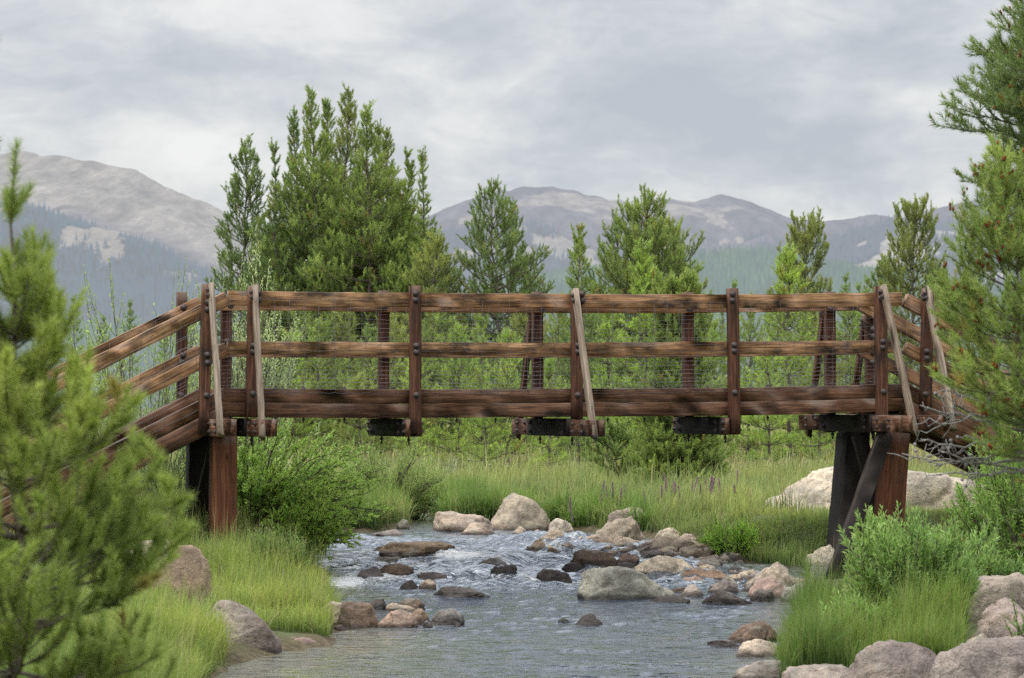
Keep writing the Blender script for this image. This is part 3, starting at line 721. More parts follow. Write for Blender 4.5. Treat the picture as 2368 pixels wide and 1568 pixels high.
def rod(p0, p1, parent, r=.009, name='bolt'):
    mb = MB(); mb.tube([p0, p1], r, 6); mb.tube([Vector(p0) + (Vector(p1) - Vector(p0)) * .25, Vector(p0) + (Vector(p1) - Vector(p0)) * .55], r * 1.9, 6)
    return mb.build(name, M['bolt'], parent, loc=tuple(p0))
OUT = Vector((ST, -CT, 0)); ALONG = Vector((CT, ST, 0)); UP = Vector((0, 0, 1))

# measured heights of the main span, near face: px -> (rail top, mid rail top, curb top, split, girder bottom)
LV = [(522, 672, 789, 897, 931, 966), (585, 672.5, 789, 898, 932, 966.5), (959, 677.5, 792, 900.5, 934, 967.5), (1330, 680, 793, 902, 935, 968), (1693, 681, 792, 897, 930, 964), (2035, 677, 788, 889, 922, 958), (2088, 676, 787, 888, 921, 957)]
def lv(px, k): return float(np.interp(px, [r[0] for r in LV], [r[k] for r in LV]))
RT, RH, MH, GH = .09, .137, .127, .140
cuts = [(522, 959), (959, 1693), (1693, 2086)]
def zn(px, k): return Z(px, lv(px, k))
for (a, b) in cuts:
    a2 = a + (1.0 if a != 522 else 6)
    timber('rail', B(S(a2), RT / 2, zn(a, 1) - RH / 2), B(S(b), RT / 2, zn(b, 1) - RH / 2), RT, RH, M['rail'])
for (a, b) in [(527, 1330), (1330, 2070)]:
    timber('rail', B(S(a + 1), RT / 2, zn(a, 2) - MH / 2), B(S(b), RT / 2, zn(b, 2) - MH / 2), RT, MH, M['rail'])
for (a, b) in [(515, 959), (959, 1693), (1693, 2086)]:
    timber('curb_beam', B(S(a + 1), .07, zn(a, 3) - GH / 2), B(S(b), .07, zn(b, 3) - GH / 2), .14, GH - .003, M['beam'])
    timber('girder', B(S(a + 1), .068, zn(a, 3) - GH * 1.5), B(S(b), .068, zn(b, 3) - GH * 1.5), .14, GH - .003, M['beam'])
# far side: same heights, shifted to the far posts
FARP = [(455, 522), (520, 585), (887, 959), (1240, 1330), (1590, 1693), (1918, 2035), (1975, 2088)]
def farz(fx, k): return zn(np.interp(fx, [q[0] for q in FARP], [q[1] for q in FARP]), k)
for (a, b) in [(462, 887), (887, 1590), (1590, 1973)]:
    timber('rail', B(S(a + 1, WB), WB - RT / 2, farz(a, 1) - .012 - RH / 2), B(S(b, WB), WB - RT / 2, farz(b, 1) - .012 - RH / 2), RT, RH, M['rail'])
    timber('rail', B(S(a + 1, WB), WB - RT / 2, farz(a, 2) - MH / 2), B(S(b, WB), WB - RT / 2, farz(b, 2) - MH / 2), RT, MH, M['rail'])
    timber('curb_beam', B(S(a + 1, WB), WB - .07, farz(a, 3) - GH / 2), B(S(b, WB), WB - .07, farz(b, 3) - GH / 2), .14, GH - .003, M['beam'])
    timber('girder', B(S(a + 1, WB), WB - .068, farz(a, 4) - GH / 2 - .004), B(S(b, WB), WB - .068, farz(b, 4) - GH / 2 - .004), .14, GH - .003, M['beam'])
# deck planks as one walking surface between the curbs
mb = MB()
s0, s1 = S(525), S(2083); n = int((s1 - s0) / .19)
for k in range(n):
    a = s0 + (s1 - s0) * k / n + .004; b = s0 + (s1 - s0) * (k + 1) / n - .004
    pxa = float(np.interp((a + b) / 2, [S(q[0]) for q in LV], [q[0] for q in LV])); zt = zn(pxa, 3) - GH + random.uniform(-.003, .003)
    vs = [B(a, .16, zt), B(b, .16, zt), B(b, WB - .16, zt), B(a, WB - .16, zt)] + [B(a, .16, zt - .05), B(b, .16, zt - .05), B(b, WB - .16, zt - .05), B(a, WB - .16, zt - .05)]
    q = [(0, 1, 2, 3), (7, 6, 5, 4), (0, 4, 5, 1), (1, 5, 6, 2), (2, 6, 7, 3), (3, 7, 4, 0)]
    mb.add([list(v) for v in vs], [x for a4 in q for x in ((a4[0], a4[1], a4[2]), (a4[0], a4[2], a4[3]))])
mb.build('deck', M['beam'], bridge, loc=tuple(B((s0 + s1) / 2, WB / 2, 1.8)), smooth=False)

PW, PD = .098, .105
def post(px, near, ytop, ybot, bolts, brace=None, lean=0):
    w_ = -PD / 2 - .004 if near else WB + PD / 2 + .004
    s = S(px, w_)
    b0 = B(s + lean, w_, Z(px, ybot, w_)); b1 = B(s, w_, Z(px, ytop, w_))
    o = timber('post', b0, b1, PD, PW, M['post'], side=OUT)
    face = (OUT if near else -OUT); fw = w_ - PD / 2 if near else WB - RT - .002
    for (bx, by) in bolts:
        q = B(S(bx, fw), fw, Z(bx, by, fw)); bolt(q, OUT, o, 1.0)
    return o, s
# near posts: bolt heads measured on their faces
post(959, True, 661, 1003, [(961, 679), (961, 694), (963, 800), (963, 815), (963, 914)], lean=.0)
post(1333, True, 672, 968, [(1345, 681), (1346, 696), (1337, 799), (1337, 814), (1336, 914)])
post(1693, True, 667, 1002, [(1694, 680), (1694, 695), (1698, 798), (1698, 812), (1699, 908)], lean=.02)
post(2035, True, 662, 994, [(2037, 676), (2037, 690), (2042, 790), (2042, 804), (2043, 906)], lean=.015)
post(479, True, 658, 1005, [(481, 699), (480, 716), (480, 821), (481, 839), (478, 915)], lean=-.03)
post(586, True, 661, 966, [(598, 678), (598, 694), (586, 800), (586, 814), (585, 911)], lean=-.03)
post(2145, True, 667, 945, [(2137, 683), (2137, 690), (2143, 813), (2143, 829), (2140, 912)], lean=-.03)
# far posts: their inner bolts show under the rails
for (px, yt, yb, bl) in [(887, 672, 1000, [(888, 711)]), (1242, 675, 1000, [(1253, 714)]), (1590, 676, 1000, [(1595, 715)]), (1918, 675, 1000, [(1920, 714), (1925, 819)]), (2012, 712, 1000, [(2019, 762), (2021, 778), (2018, 815), (2018, 838)]),
                         (522, 690, 1000, [(533, 706), (525, 790), (525, 806)]), (420, 676, 1010, [(424, 711), (423, 822), (420, 838), (419, 914)])]:
    post(px, False, yt, yb, bl)

def brace(pt, pb, near, w_top, w_bot):
    a = B(S(pt[0], w_top), w_top, Z(pt[0], pt[1], w_top)); b = B(S(pb[0], w_bot), w_bot, Z(pb[0], pb[1], w_bot))
    o = timber('brace', a, b, .048, .09, M['grey'] if near else M['post'], side=ALONG, label='pale weathered diagonal brace' if near else None, cut=.02)
    for k in (.04, .075):
        q = a + (b - a) * k - ALONG * .026; bolt(q, -ALONG, o, .85)
    return o
for (pt, pb) in [((487, 657), (510, 1005)), ((588, 662), (607, 1012)), ((1329, 670), (1374, 1012)), ((2041, 661), (2115, 1000)), ((2143, 665), (2204, 992))]:
    brace(pt, pb, True, -.13, -.68)
for (pt, pb) in [((1233, 700), (1196, 1012)), ((1907, 700), (1868, 1008)), ((2000, 730), (1965, 1004))]:
    brace(pt, pb, False, WB + .12, WB + .66)

# cross beams under the span; the braced ones carry outriggers
def crossbeam(px, nb, fb, braced=True, hb=.175, dark=True):
    s = S(px); zt = zn(min(max(px, 522), 2088), 5) - .004
    o = timber('crossbeam', B(s, -.02, zt - hb / 2), B(s, WB + .02, zt - hb / 2), .19, hb, M['tar'], side=ALONG, label='tar-blackened crossbeam')
    for w_, ext in ((-.02, nb), (WB + .02, fb)):
        if not ext: continue
        sg_ = -1 if w_ < 0 else 1
        for e in (-1, 1):
            timber('outrigger', B(s + e * .055, w_ + sg_ * .003, zt - hb / 2), B(s + e * .055, w_ + sg_ * ext, zt - hb / 2), .05, hb * .93, M['beam'] if sg_ < 0 else M['post'], side=ALONG)
            if sg_ < 0 or e < 0:
                for k in (.1, .55):
                    for hz in (.28, .72):
                        bolt(B(s - .082 if e < 0 else s + .082, w_ + sg_ * ext * (k + .1), zt - hb * hz), -ALONG if e < 0 else ALONG, o, .7)
        for k in (.2, .8): pass
    for w_ in (.12, WB - .12):
        rod(B(s, w_, zt - hb - .001), B(s, w_, zt - hb - .085), o)
    for hz in (.25, .75): bolt(B(s - .097, WB * .92, zt - hb * hz), -ALONG, o, .8); bolt(B(s - .097, WB * .1, zt - hb * hz), -ALONG, o, .8)
    return o
crossbeam(498, .62, .4); crossbeam(588, .66, .4); crossbeam(952, .07, .12); crossbeam(1331, .66, .62); crossbeam(1686, .07, .12); crossbeam(2030, .66, .62); crossbeam(2125, .62, .62)
# carriage-bolt heads on the curb and their nuts under the girder
for px in [705, 800, 1060, 1410, 1495, 1540, 1640, 1780, 1885, 2000, 640, 1150, 1250]:
    zt = zn(px, 3); bolt(B(S(px), .07, zt), UP, bridge, .75)
    zb = zn(px, 5); rod(B(S(px), .07, zb + .005), B(S(px), .07, zb - .045), bridge, .008)

# support bents
def pile(pa, pb, w_, tw, mat, lab=None, w2=None):
    w2 = w_ if w2 is None else w2
    a = B(S(pa[0], w_), w_, Z(pa[0], pa[1], w_)); b = B(S(pb[0], w2), w2, Z(pb[0], pb[1], w2))
    return timber('support_post', b, a, tw, tw, mat, side=OUT, label=lab, ch=.012)
pile((516, 1007), (515, 1275), .14, .235, M['pile'], 'reddish square support post of the left bent')
pile((462, 1007), (458, 1290), WB - .1, .23, M['tar'], 'blackened far support post of the left bent')
timber('cross_bracing', B(S(505, .3), .3, Z(505, 1012, .3)), B(S(452, 1.0), 1.0, Z(452, 1240, 1.0)), .07, .15, M['tar'])
pile((2068, 1000), (2044, 1345), .14, .25, M['pile'], 'reddish square support post of the right bent')
pile((1972, 1000), (1942, 1330), WB - .1, .27, M['tar'], 'blackened far support post of the right bent', w2=.1)
timber('cross_bracing', B(S(2045, -.02), -.02, Z(2045, 1004, -.02)), B(S(1921, -.8), -.8, Z(1921, 1350, -.8)), .075, .16, M['tar'])
timber('cross_bracing', B(S(1985, .4), .4, Z(1985, 1004, .4)), B(S(2060, .4), .4, Z(2060, 1300, .4)), .07, .15, M['tar'])

# ramps
def ramp(c_near, c_far, sg_, slope, length, top_near, top_far):
    for (w0, c, tw) in ((0, c_near, 1), (WB, c_far, -1)):
        sc = S(c, w0)
        kk = c_near
        def seg(name, z0, hh, th, mat, off, L=length, lab=None, ls=0.0):
            a = B(sc + sg_ * ls, w0 + tw * th / 2, z0 - hh / 2 - ls * slope); b = B(sc + sg_ * L, w0 + tw * th / 2, z0 - hh / 2 - L * slope)
            return timber(name, a, b, th, hh, mat)
        ref = 522 if sg_ < 0 else 2086
        seg('rail', zn(ref, 1) - .01, RH, RT, M['rail'], 0)
        seg('rail', zn(ref, 2) - .01, MH, RT, M['rail'], 0)
        seg('curb_beam', zn(ref, 3) + .0, GH, .14, M['beam'], 0)
        seg('stringer', zn(ref, 3) - GH * 1.12, .18, .14, M['beam'], 0)
    mb = MB()
    ref = 522 if sg_ < 0 else 2086; scn = S(c_near); n = int(length / .2)
    for k in range(n):
        a = k * length / n + .006; b = (k + 1) * length / n - .006
        vs = []
        for dz_ in (0, -.05):
            for (ss, ww) in ((a, .15), (b, .15), (b, WB - .15), (a, WB - .15)):
                vs.append(list(B(scn + sg_ * ss, ww, zn(ref, 3) - GH - ss * slope + dz_)))
        q = [(0, 1, 2, 3), (7, 6, 5, 4), (0, 4, 5, 1), (1, 5, 6, 2), (2, 6, 7, 3), (3, 7, 4, 0)]
        mb.add(vs, [x for a4 in q for x in ((a4[0], a4[1], a4[2]), (a4[0], a4[2], a4[3]))])
    mb.build('ramp_deck', M['beam'], bridge, loc=tuple(B(scn, WB / 2, 1.5)), smooth=False)
ramp(526, 461, -1, .50, 3.1, None, None)
ramp(2096, 1984, 1, .47, 3.3, None, None)
# lower ramp posts
for (sg_, ref, sc, slope) in ((-1, 522, S(526), .50), (1, 2086, S(2096), .47)):
    for dist in (1.75, 2.9):
        for (w_, wf) in ((-PD / 2 - .004, 1), (WB + PD / 2 + .004, 0)):
            zt = zn(ref, 1) - dist * slope; s = sc + sg_ * dist
            o = timber('post', B(s, w_, zt - 1.32), B(s, w_, zt + .05), PD, PW, M['post'], side=OUT)
            if wf:
                for dz_ in (.04, .11, .56, .63, 1.08): bolt(B(s, w_ - PD / 2, zt - dz_), OUT, o)

# woven wire fencing stapled to the rails
def wirefence(name, w_, pxs, zf_top, zf_bot, pxfun, label):
    r = random.Random(9); mb = MB(); s0, s1 = S(pxs[0], w_), S(pxs[1], w_); rad = .0014
    nv = int((s1 - s0) / .147); fr = [0, .10, .205, .30, .395, .475, .545, .60, .655, .70, .755, .80, .845, .89, .93, .965, 1.0]
    nodes = {}
    for i in range(nv + 1):
        s = s0 + (s1 - s0) * i / nv + r.uniform(-.012, .012); px = pxfun(s)
        zt, zb = zf_top(px), zf_bot(px)
        sl = r.uniform(-.02, .02); dr = r.uniform(-.01, .01)
        for j, f_ in enumerate(fr):
            nodes[i, j] = (s + sl * (f_ - .5) + r.uniform(-.004, .004), w_ + r.uniform(-.004, .004), zt + (zb - zt) * f_ + dr * math.sin(f_ * 3) + r.uniform(-.003, .003))
    for i in range(nv + 1): mb.tube([B(*nodes[i, j]) for j in range(len(fr))], rad, 3)
    for j in range(len(fr)):
        pts = []
        for i in range(nv + 1):
            s, ww, z = nodes[i, j]; pts.append(B(s, ww, z))
            if i < nv:
                s2, _, z2 = nodes[i + 1, j]; dip = r.uniform(-.006, .010)
                pts.append(B(s + (s2 - s) * .3, ww, z + (z2 - z) * .3 - dip * .7)); pts.append(B(s + (s2 - s) * .65, ww, z + (z2 - z) * .65 - dip))
        mb.tube(pts, rad if j not in (0, len(fr) - 1) else rad * 1.3, 3)
    return mb.build(name, M['wire'], bridge, loc=tuple(B((s0 + s1) / 2, w_, 2.3)))
pxn = lambda s: float(np.interp(s, [S(q[0]) for q in LV], [q[0] for q in LV]))
pxf = lambda s: float(np.interp(s, [S(q[0], WB) for q in FARP], [q[0] for q in FARP]))
wirefence('wire_mesh', -.0035, (530, 2083), lambda p: zn(p, 1) - .075, lambda p: zn(p, 3) - .035, pxn, '')
wirefence('wire_mesh', WB - RT - .004, (466, 1970), lambda p: farz(p, 1) - .09, lambda p: farz(p, 3) - .02, pxf, '')
def rampwire(sg_, sc, ref, slope, L, w_):
    r = random.Random(4); mb = MB(); n = int(L / .147); fr = [0, .11, .22, .33, .44, .54, .62, .7, .78, .85, .92, 1.0]
    N_ = {}
    for i in range(n + 1):
        s = L * i / n
        for j, f_ in enumerate(fr): N_[i, j] = B(sc + sg_ * s, w_ + r.uniform(-.004, .004), zn(ref, 1) - .03 - s * slope - .97 * f_ + r.uniform(-.006, .006))
    for i in range(n + 1): mb.tube([N_[i, j] for j in range(len(fr))], .0013, 3)
    for j in range(len(fr)): mb.tube([N_[i, j] for i in range(n + 1)], .0013, 3)
    mb.build('wire_mesh', M['wire'], bridge, loc=tuple(B(sc, w_, 2)))
rampwire(-1, S(526), 522, .50, 2.6, -.0035); rampwire(-1, S(461, WB), 522, .50, 2.6, WB - RT - .004)
rampwire(1, S(2096), 2086, .47, 2.4, -.0035); rampwire(1, S(1984, WB), 2086, .47, 2.4, WB - RT - .004)
# ------------------------------------------------------------------ vegetation helpers
def perp(a, r):
    q = r.normal(size=a.shape); q -= a * (q * a).sum(-1, keepdims=True); return q / (np.linalg.norm(q, axis=-1, keepdims=True) + 1e-9)
def needles(pos, vec, n, nl, nw, col, seed, wide=(60, 25), tipcol=None):
    """n needles on every shoot (pos -> pos+vec)"""
    r = np.random.default_rng(seed); m = len(pos)
    L = np.linalg.norm(vec, axis=1); ax = vec / (L[:, None] + 1e-9)
    A = np.repeat(ax, n, 0); Pp = np.repeat(pos, n, 0); LL = np.repeat(L, n)
    tt = r.random(m * n) ** .85
    base = Pp + A * (LL * tt)[:, None]
    rad = perp(A, r); al = np.radians(wide[0] + (wide[1] - wide[0]) * tt + r.normal(0, 9, m * n))
    dr = A * np.cos(al)[:, None] + rad * np.sin(al)[:, None]
    ln = nl * r.uniform(.7, 1.15, m * n)
    wv = perp(dr, r) * (nw / 2)
    tip = base + dr * ln[:, None]; tip[:, 2] += ln * .06
    V = np.stack([base - wv, base + wv, tip], 1).reshape(-1, 3)
    c = np.repeat(np.repeat(col, n, 0) * r.uniform(.7, 1.3, (m * n, 1)), 3, 0)
    Fc = np.arange(m * n * 3).reshape(-1, 3)
    return V, Fc, c
def curve(p, az, el0, el1, L, k, r, wob=.06):
    pts = [np.array(p, float)]; a = az
    for i in range(k):
        e = el0 + (el1 - el0) * (i / max(k - 1, 1)) ** 1.7; a += r.gauss(0, wob); e += r.gauss(0, wob)
        d_ = np.array([math.cos(a) * math.cos(e), math.sin(a) * math.cos(e), math.sin(e)])
        pts.append(pts[-1] + d_ * L / k)
    return np.array(pts)
def sub(pts, t0, step):
    seg = np.linalg.norm(np.diff(pts, axis=0), axis=1); cum = np.concatenate([[0], np.cumsum(seg)]); T = cum[-1]
    n = max(1, int(round(T * (1 - t0) / step))); s_ = np.linspace(T * t0, T, n + 1)
    q = np.stack([np.interp(s_, cum, pts[:, k]) for k in range(3)], 1)
    return q[:-1], np.diff(q, axis=0)
GREEN = dict(mid=(.14, .178, .058), dark=(.105, .142, .055), near=(.15, .182, .054), young=(.175, .225, .065), olive=(.145, .165, .058), blue=(.115, .155, .055))
def pine(label, top, base, d, Rpx, seed, green='mid', env=None, wh=.30, shoot=.19, nn=30, nl=.066, nw=.0135, low=.03, nb=6, ground_z=None, dens=1.1, lean=0, group=None, cone=0.0, side=None, el=(-4, 48), tw=.8, azf=None, name='pine_tree', cat='pine tree', up=(18, 36)):
    r = random.Random(seed)
    T = np.array(P(top[0], top[1], d)); b = np.array(P(base[0], base[1], d)); b[2] = gz(b[0], b[1]) if ground_z is None else ground_z
    b[1] = d; H = T[2] - b[2]
    R0 = Rpx / F * d * (1.22 if d > 40 else 1.0)
    env = env or (lambda h: min(1, (1 - h) ** .75 * 1.12) * min(1, .62 + h * 3))
    k = 12; tr = np.array([b + (T - b) * (i / k) + np.array([r.gauss(0, .012), r.gauss(0, .012), 0]) * H * (0 < i < k) * .6 for i in range(k + 1)])
    tr[1:-1, 0] += lean * np.sin(np.linspace(0, math.pi, k - 1)) * H
    at = lambda h: np.array([np.interp(h, np.linspace(0, 1, k + 1), tr[:, q]) for q in range(3)])
    wood = MB(); r0 = .011 * H + .012
    tr2 = tr.copy(); tr2[0, 2] -= .15
    wood.tube(tr2, r0 * (1 - np.linspace(0, 1, k + 1) * .9) * tw, 7)
    SP, SV, SC = [], [], []
    base_c = np.array(GREEN[green])
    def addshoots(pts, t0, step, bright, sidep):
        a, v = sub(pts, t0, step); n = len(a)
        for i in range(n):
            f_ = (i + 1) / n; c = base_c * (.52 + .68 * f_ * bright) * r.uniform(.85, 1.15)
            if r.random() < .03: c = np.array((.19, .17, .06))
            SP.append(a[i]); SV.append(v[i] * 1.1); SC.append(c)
            if r.random() < sidep:
                q = np.array([r.gauss(0, 1) for _ in range(3)]); q[2] = abs(q[2]) * .9 + .5; vv = v[i] / (np.linalg.norm(v[i]) + 1e-9) * .8 + q * .55
                vv = vv / np.linalg.norm(vv) * shoot * r.uniform(.55, .95)
                SP.append(a[i] + v[i] * r.random()); SV.append(vv); SC.append(c * 1.08)
    h = low; 
    while h < 1 - .35 * wh / H:
        Rr = R0 * env(h)
        if d < 12 and h > .80 and Rr < .07: h += .5 * wh / H; continue
        n = max(3, int(round(nb * dens + r.uniform(-1, 1)))); a0 = r.uniform(0, 6.28)
        for i in range(n):
            az = a0 + i * 2 * math.pi / n + r.uniform(-.35, .35)
            if azf and not azf(az): continue
            L = max(Rr * r.uniform(.72, 1.12), .06)
            if r.random() < .06: L *= 1.2
            e0 = math.radians(el[0] + (el[1] - el[0]) * h ** 1.5 + r.uniform(-9, 9)); e1 = min(e0 + math.radians(r.uniform(*up)), R(84))
            p0 = at(h + r.uniform(-.01, .01)); cc_ = math.cos((e0 + e1) / 2)
            L2 = min(L / max(cc_, .35), L * 1.9)
            pts = curve(p0, az, e0, e1, L2, 6, r)
            rb = min(.006 + .011 * L2, r0 * .5)
            wood.tube(pts, np.linspace(rb, .003, 7) * tw, 5)
            addshoots(pts, (.5 if d < 12 else .38) if L2 > .4 else .1, shoot, 1.0, .8)
            ns = int(L2 / .115 * .8 * dens)
            for s_ in range(ns):
                tt = .22 + .72 * (s_ + r.random() * .7) / max(ns, 1); sd = 1 if s_ % 2 else -1
                q = np.array([np.interp(tt, np.linspace(0, 1, 7), pts[:, z_]) for z_ in range(3)])
                l2 = (L2 * (1 - tt) * .55 + .10) * r.uniform(.7, 1.15)
                ee = e0 + (e1 - e0) * tt + R(r.uniform(-12, 22))
                sp = curve(q, az + sd * R(r.uniform(32, 60)), ee, min(ee + R(r.uniform(25, 50)), R(85)), l2, 4, r)
                if l2 > .2: wood.tube(sp, np.linspace(rb * .45, .002, 5) * tw, 4)
                addshoots(sp, .35 if d < 12 else .12, shoot, 1.0, .62)
        h += wh / H * r.uniform(.85, 1.15) * (1 - .25 * h)
    lead = np.array([at(q) for q in np.linspace(max(0, 1 - 1.5 * wh / H), 1, 6)])
    addshoots(lead, 0, shoot, 1.2, .3)
    # upright side candles round the leader
    for i in range(4):
        az = r.uniform(0, 6.28); addshoots(curve(at(1 - r.uniform(1.0, 1.5) * wh / H), az, R(50), R(80), wh * r.uniform(.45, .75), 3, r), 0, shoot, 1.2, .2)
    SP, SV, SC = map(np.array, (SP, SV, SC))
    root = empty(name, tuple(b)); tag(root, label, cat, group)
    wood.build('trunk', M['bark'], root, loc=tuple(b))
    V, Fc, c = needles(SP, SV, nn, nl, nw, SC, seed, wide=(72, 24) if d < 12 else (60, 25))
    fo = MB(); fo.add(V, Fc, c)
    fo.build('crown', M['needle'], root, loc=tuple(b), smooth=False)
    if cone:
        cm = MB(); rr_ = random.Random(seed + 1)
        ov, of = ICO1
        for i in range(len(SP)):
            if rr_.random() < cone:
                q = SP[i] + SV[i] * rr_.uniform(.7, .95); s_ = rr_.uniform(.010, .017)
                for _ in range(3):
                    o_ = np.array([rr_.gauss(0, .011) for _ in range(3)])
                    cm.add(ov * [s_ * .55, s_ * .55, s_] + q + o_, of, np.array((.27, .075, .03)) * rr_.uniform(.7, 1.2))
        if cm.n:
            co = cm.build('pollen_cones', M['petal'], root, loc=tuple(b)); co['kind'] = 'stuff'
    return root
ICO1 = ico(1)
def shrub(label, base, top, d, wpx, seed, n=26, lcol=(.13, .20, .06), leaf=(.045, .013), up=(45, 82), twigs=9, leaves=11, lmul=1.5, droop=.0, lean=(0, 0), bz=None, name='willow_shrub', cat='shrub', spread=.25, group=None, stemr=.011, depthf=.7, bare=.25, tipup=.0):
    r = random.Random(seed); rg = np.random.default_rng(seed)
    b = np.array(P(base[0], base[1], d)); b[1] = d; b[2] = gz(b[0], b[1]) if bz is None else bz
    H = P(top[0], top[1], d).z - b[2]; W = wpx / F * d
    wood = MB(); LP, LD, LS = [], [], []
    for i in range(n):
        az = r.uniform(0, 6.28); rr_ = math.sqrt(r.random())
        p0 = b + np.array([math.cos(az) * W * spread * rr_, math.sin(az) * W * spread * depthf * rr_, -.08])
        e0 = R(r.uniform(*up)); fr = 1 - rr_ * .35
        tx = b[0] + math.cos(az) * W * (.2 + .8 * rr_) + lean[0]; ty = b[1] + math.sin(az) * W * depthf * (.2 + .8 * rr_) + lean[1]
        tz = b[2] + H * r.uniform(.5, 1.0) * (1 - .45 * rr_ ** 2)
        tp = np.array([tx, ty, tz]); mid = p0 * .5 + tp * .5; mid[2] += (tz - b[2]) * r.uniform(.05, .2) + droop * W * .3; mid[:2] = p0[:2] * .62 + tp[:2] * .38
        u = np.linspace(0, 1, 9)[:, None]; pts = p0 * (1 - u) ** 2 + 2 * mid * u * (1 - u) + tp * u ** 2
        pts += rg.normal(0, .012, pts.shape) * u
        pts[:, 2] -= (u[:, 0] ** 3) * droop * H * r.uniform(.2, 1)
        Ls = np.linalg.norm(np.diff(pts, axis=0), axis=1).sum()
        wood.tube(pts, np.linspace(stemr * r.uniform(.7, 1.3), .0028, 9), 5)
        nt_ = int(twigs * 1.2 * r.uniform(.7, 1.3))
        for k in range(nt_ + 1):
            tt = bare + (1 - bare) * (k + r.random()) / (nt_ + 1) if k < nt_ else 1.0; tt = min(tt, 1)
            j = min(int(tt * 8), 7); q = pts[j] + (pts[j + 1] - pts[j]) * (tt * 8 - j)
            dv = pts[j + 1] - pts[j]; dv /= np.linalg.norm(dv) + 1e-9
            tl = Ls * r.uniform(.12, .26) * (1.25 - tt * .6); tl = min(max(tl, .10), .55)
            dd = dv + rg.normal(0, .55, 3) * (1 if k < nt_ else .15); dd[2] += .25 + tipup; dd /= np.linalg.norm(dd)
            tw_ = np.array([q + dd * tl * s_ + np.array([0, 0, 1]) * tl * s_ * s_ * (.25 + tipup - droop) for s_ in np.linspace(0, 1, 5)])
            wood.tube(tw_, np.linspace(.0035, .0012, 5), 3)
            nl_ = int(leaves * lmul * r.uniform(.75, 1.25))
            for m_ in range(nl_):
                s_ = .12 + .88 * (m_ + .5) / nl_; jj = min(int(s_ * 4), 3); qq = tw_[jj] + (tw_[jj + 1] - tw_[jj]) * (s_ * 4 - jj)
                LP.append(qq); LD.append(dd + rg.normal(0, .45, 3) + np.array([0, 0, .15])); LS.append(1 - .35 * s_)
    LP, LD, LS = np.array(LP), np.array(LD), np.array(LS); m_ = len(LP)
    LD /= np.linalg.norm(LD, axis=1)[:, None]
    sd = perp(LD, rg); ln = leaf[0] * LS * rg.uniform(.75, 1.25, m_); wd = leaf[1] * LS * rg.uniform(.8, 1.2, m_)
    nrm = np.cross(LD, sd)
    a = LP; mid = LP + LD * (ln * .5)[:, None] - nrm * (ln * .05)[:, None]; tip = LP + LD * ln[:, None] - nrm * (ln * .12)[:, None]
    l_ = mid + sd * (wd / 2)[:, None] + nrm * (wd * .25)[:, None]; rt = mid - sd * (wd / 2)[:, None] + nrm * (wd * .25)[:, None]
    V = np.stack([a, l_, tip, rt, mid], 1).reshape(-1, 3); bi = np.arange(m_)[:, None] * 5
    Fc = np.concatenate([bi + [0, 4, 1], bi + [1, 4, 2], bi + [2, 4, 3], bi + [3, 4, 0]])
    c = np.array(lcol) * rg.uniform(.65, 1.35, (m_, 1)) * rg.uniform([.92, .97, .9], [1.12, 1.03, 1.1], (m_, 3))
    root = empty(name, tuple(b)); tag(root, label, cat, group)
    wood.build('stems', M['twig'], root, loc=tuple(b))
    fo = MB(); fo.add(V, Fc, np.repeat(c, 5, 0)); fo.build('leaves', M['leaf'], root, loc=tuple(b), smooth=False)
    return root
def blades(name, pts, h, wd, col, label, seed, lean=.35, tipc=(1.15, 1.1, .8), segs=3, cat='grass', flow=(0.25, 0), kind='stuff', clump=None):
    r = np.random.default_rng(seed); n = len(pts)
    az = r.uniform(0, 2 * math.pi, n); ln = np.abs(r.normal(0, lean, n)) + .05
    dx = np.cos(az) * ln + flow[0] * ln; dy = np.sin(az) * ln + flow[1] * ln
    u = np.linspace(0, 1, segs + 1)
    sdx, sdy = -np.sin(az), np.cos(az)
    VV = []
    for k, uu in enumerate(u):
        bend = uu ** 2
        cx = pts[:, 0] + dx * h * bend; cy = pts[:, 1] + dy * h * bend; cz = pts[:, 2] - .02 + h * (uu - .32 * ln * bend * 1.6)
        ww = wd * (1 - uu ** 1.6) / 2
        if k < segs:
            VV.append(np.stack([cx - sdx * ww, cy - sdy * ww, cz], 1)); VV.append(np.stack([cx + sdx * ww, cy + sdy * ww, cz], 1))
        else: VV.append(np.stack([cx, cy, cz], 1))
    m_ = 2 * segs + 1; V = np.stack(VV, 1).reshape(-1, 3)
    f = []
    for k in range(segs - 1): a = 2 * k; f += [[a, a + 1, a + 3], [a, a + 3, a + 2]]
    f.append([2 * segs - 2, 2 * segs - 1, 2 * segs])
    Fc = (np.arange(n)[:, None, None] * m_ + np.array(f)[None]).reshape(-1, 3)
    cu = np.array([u[min(k // 2, segs)] for k in range(m_)])
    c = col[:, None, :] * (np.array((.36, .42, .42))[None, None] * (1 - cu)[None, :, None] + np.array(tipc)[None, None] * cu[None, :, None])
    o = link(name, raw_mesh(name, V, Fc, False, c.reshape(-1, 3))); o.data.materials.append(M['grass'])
    tag(o, label, cat, kind=kind); return o
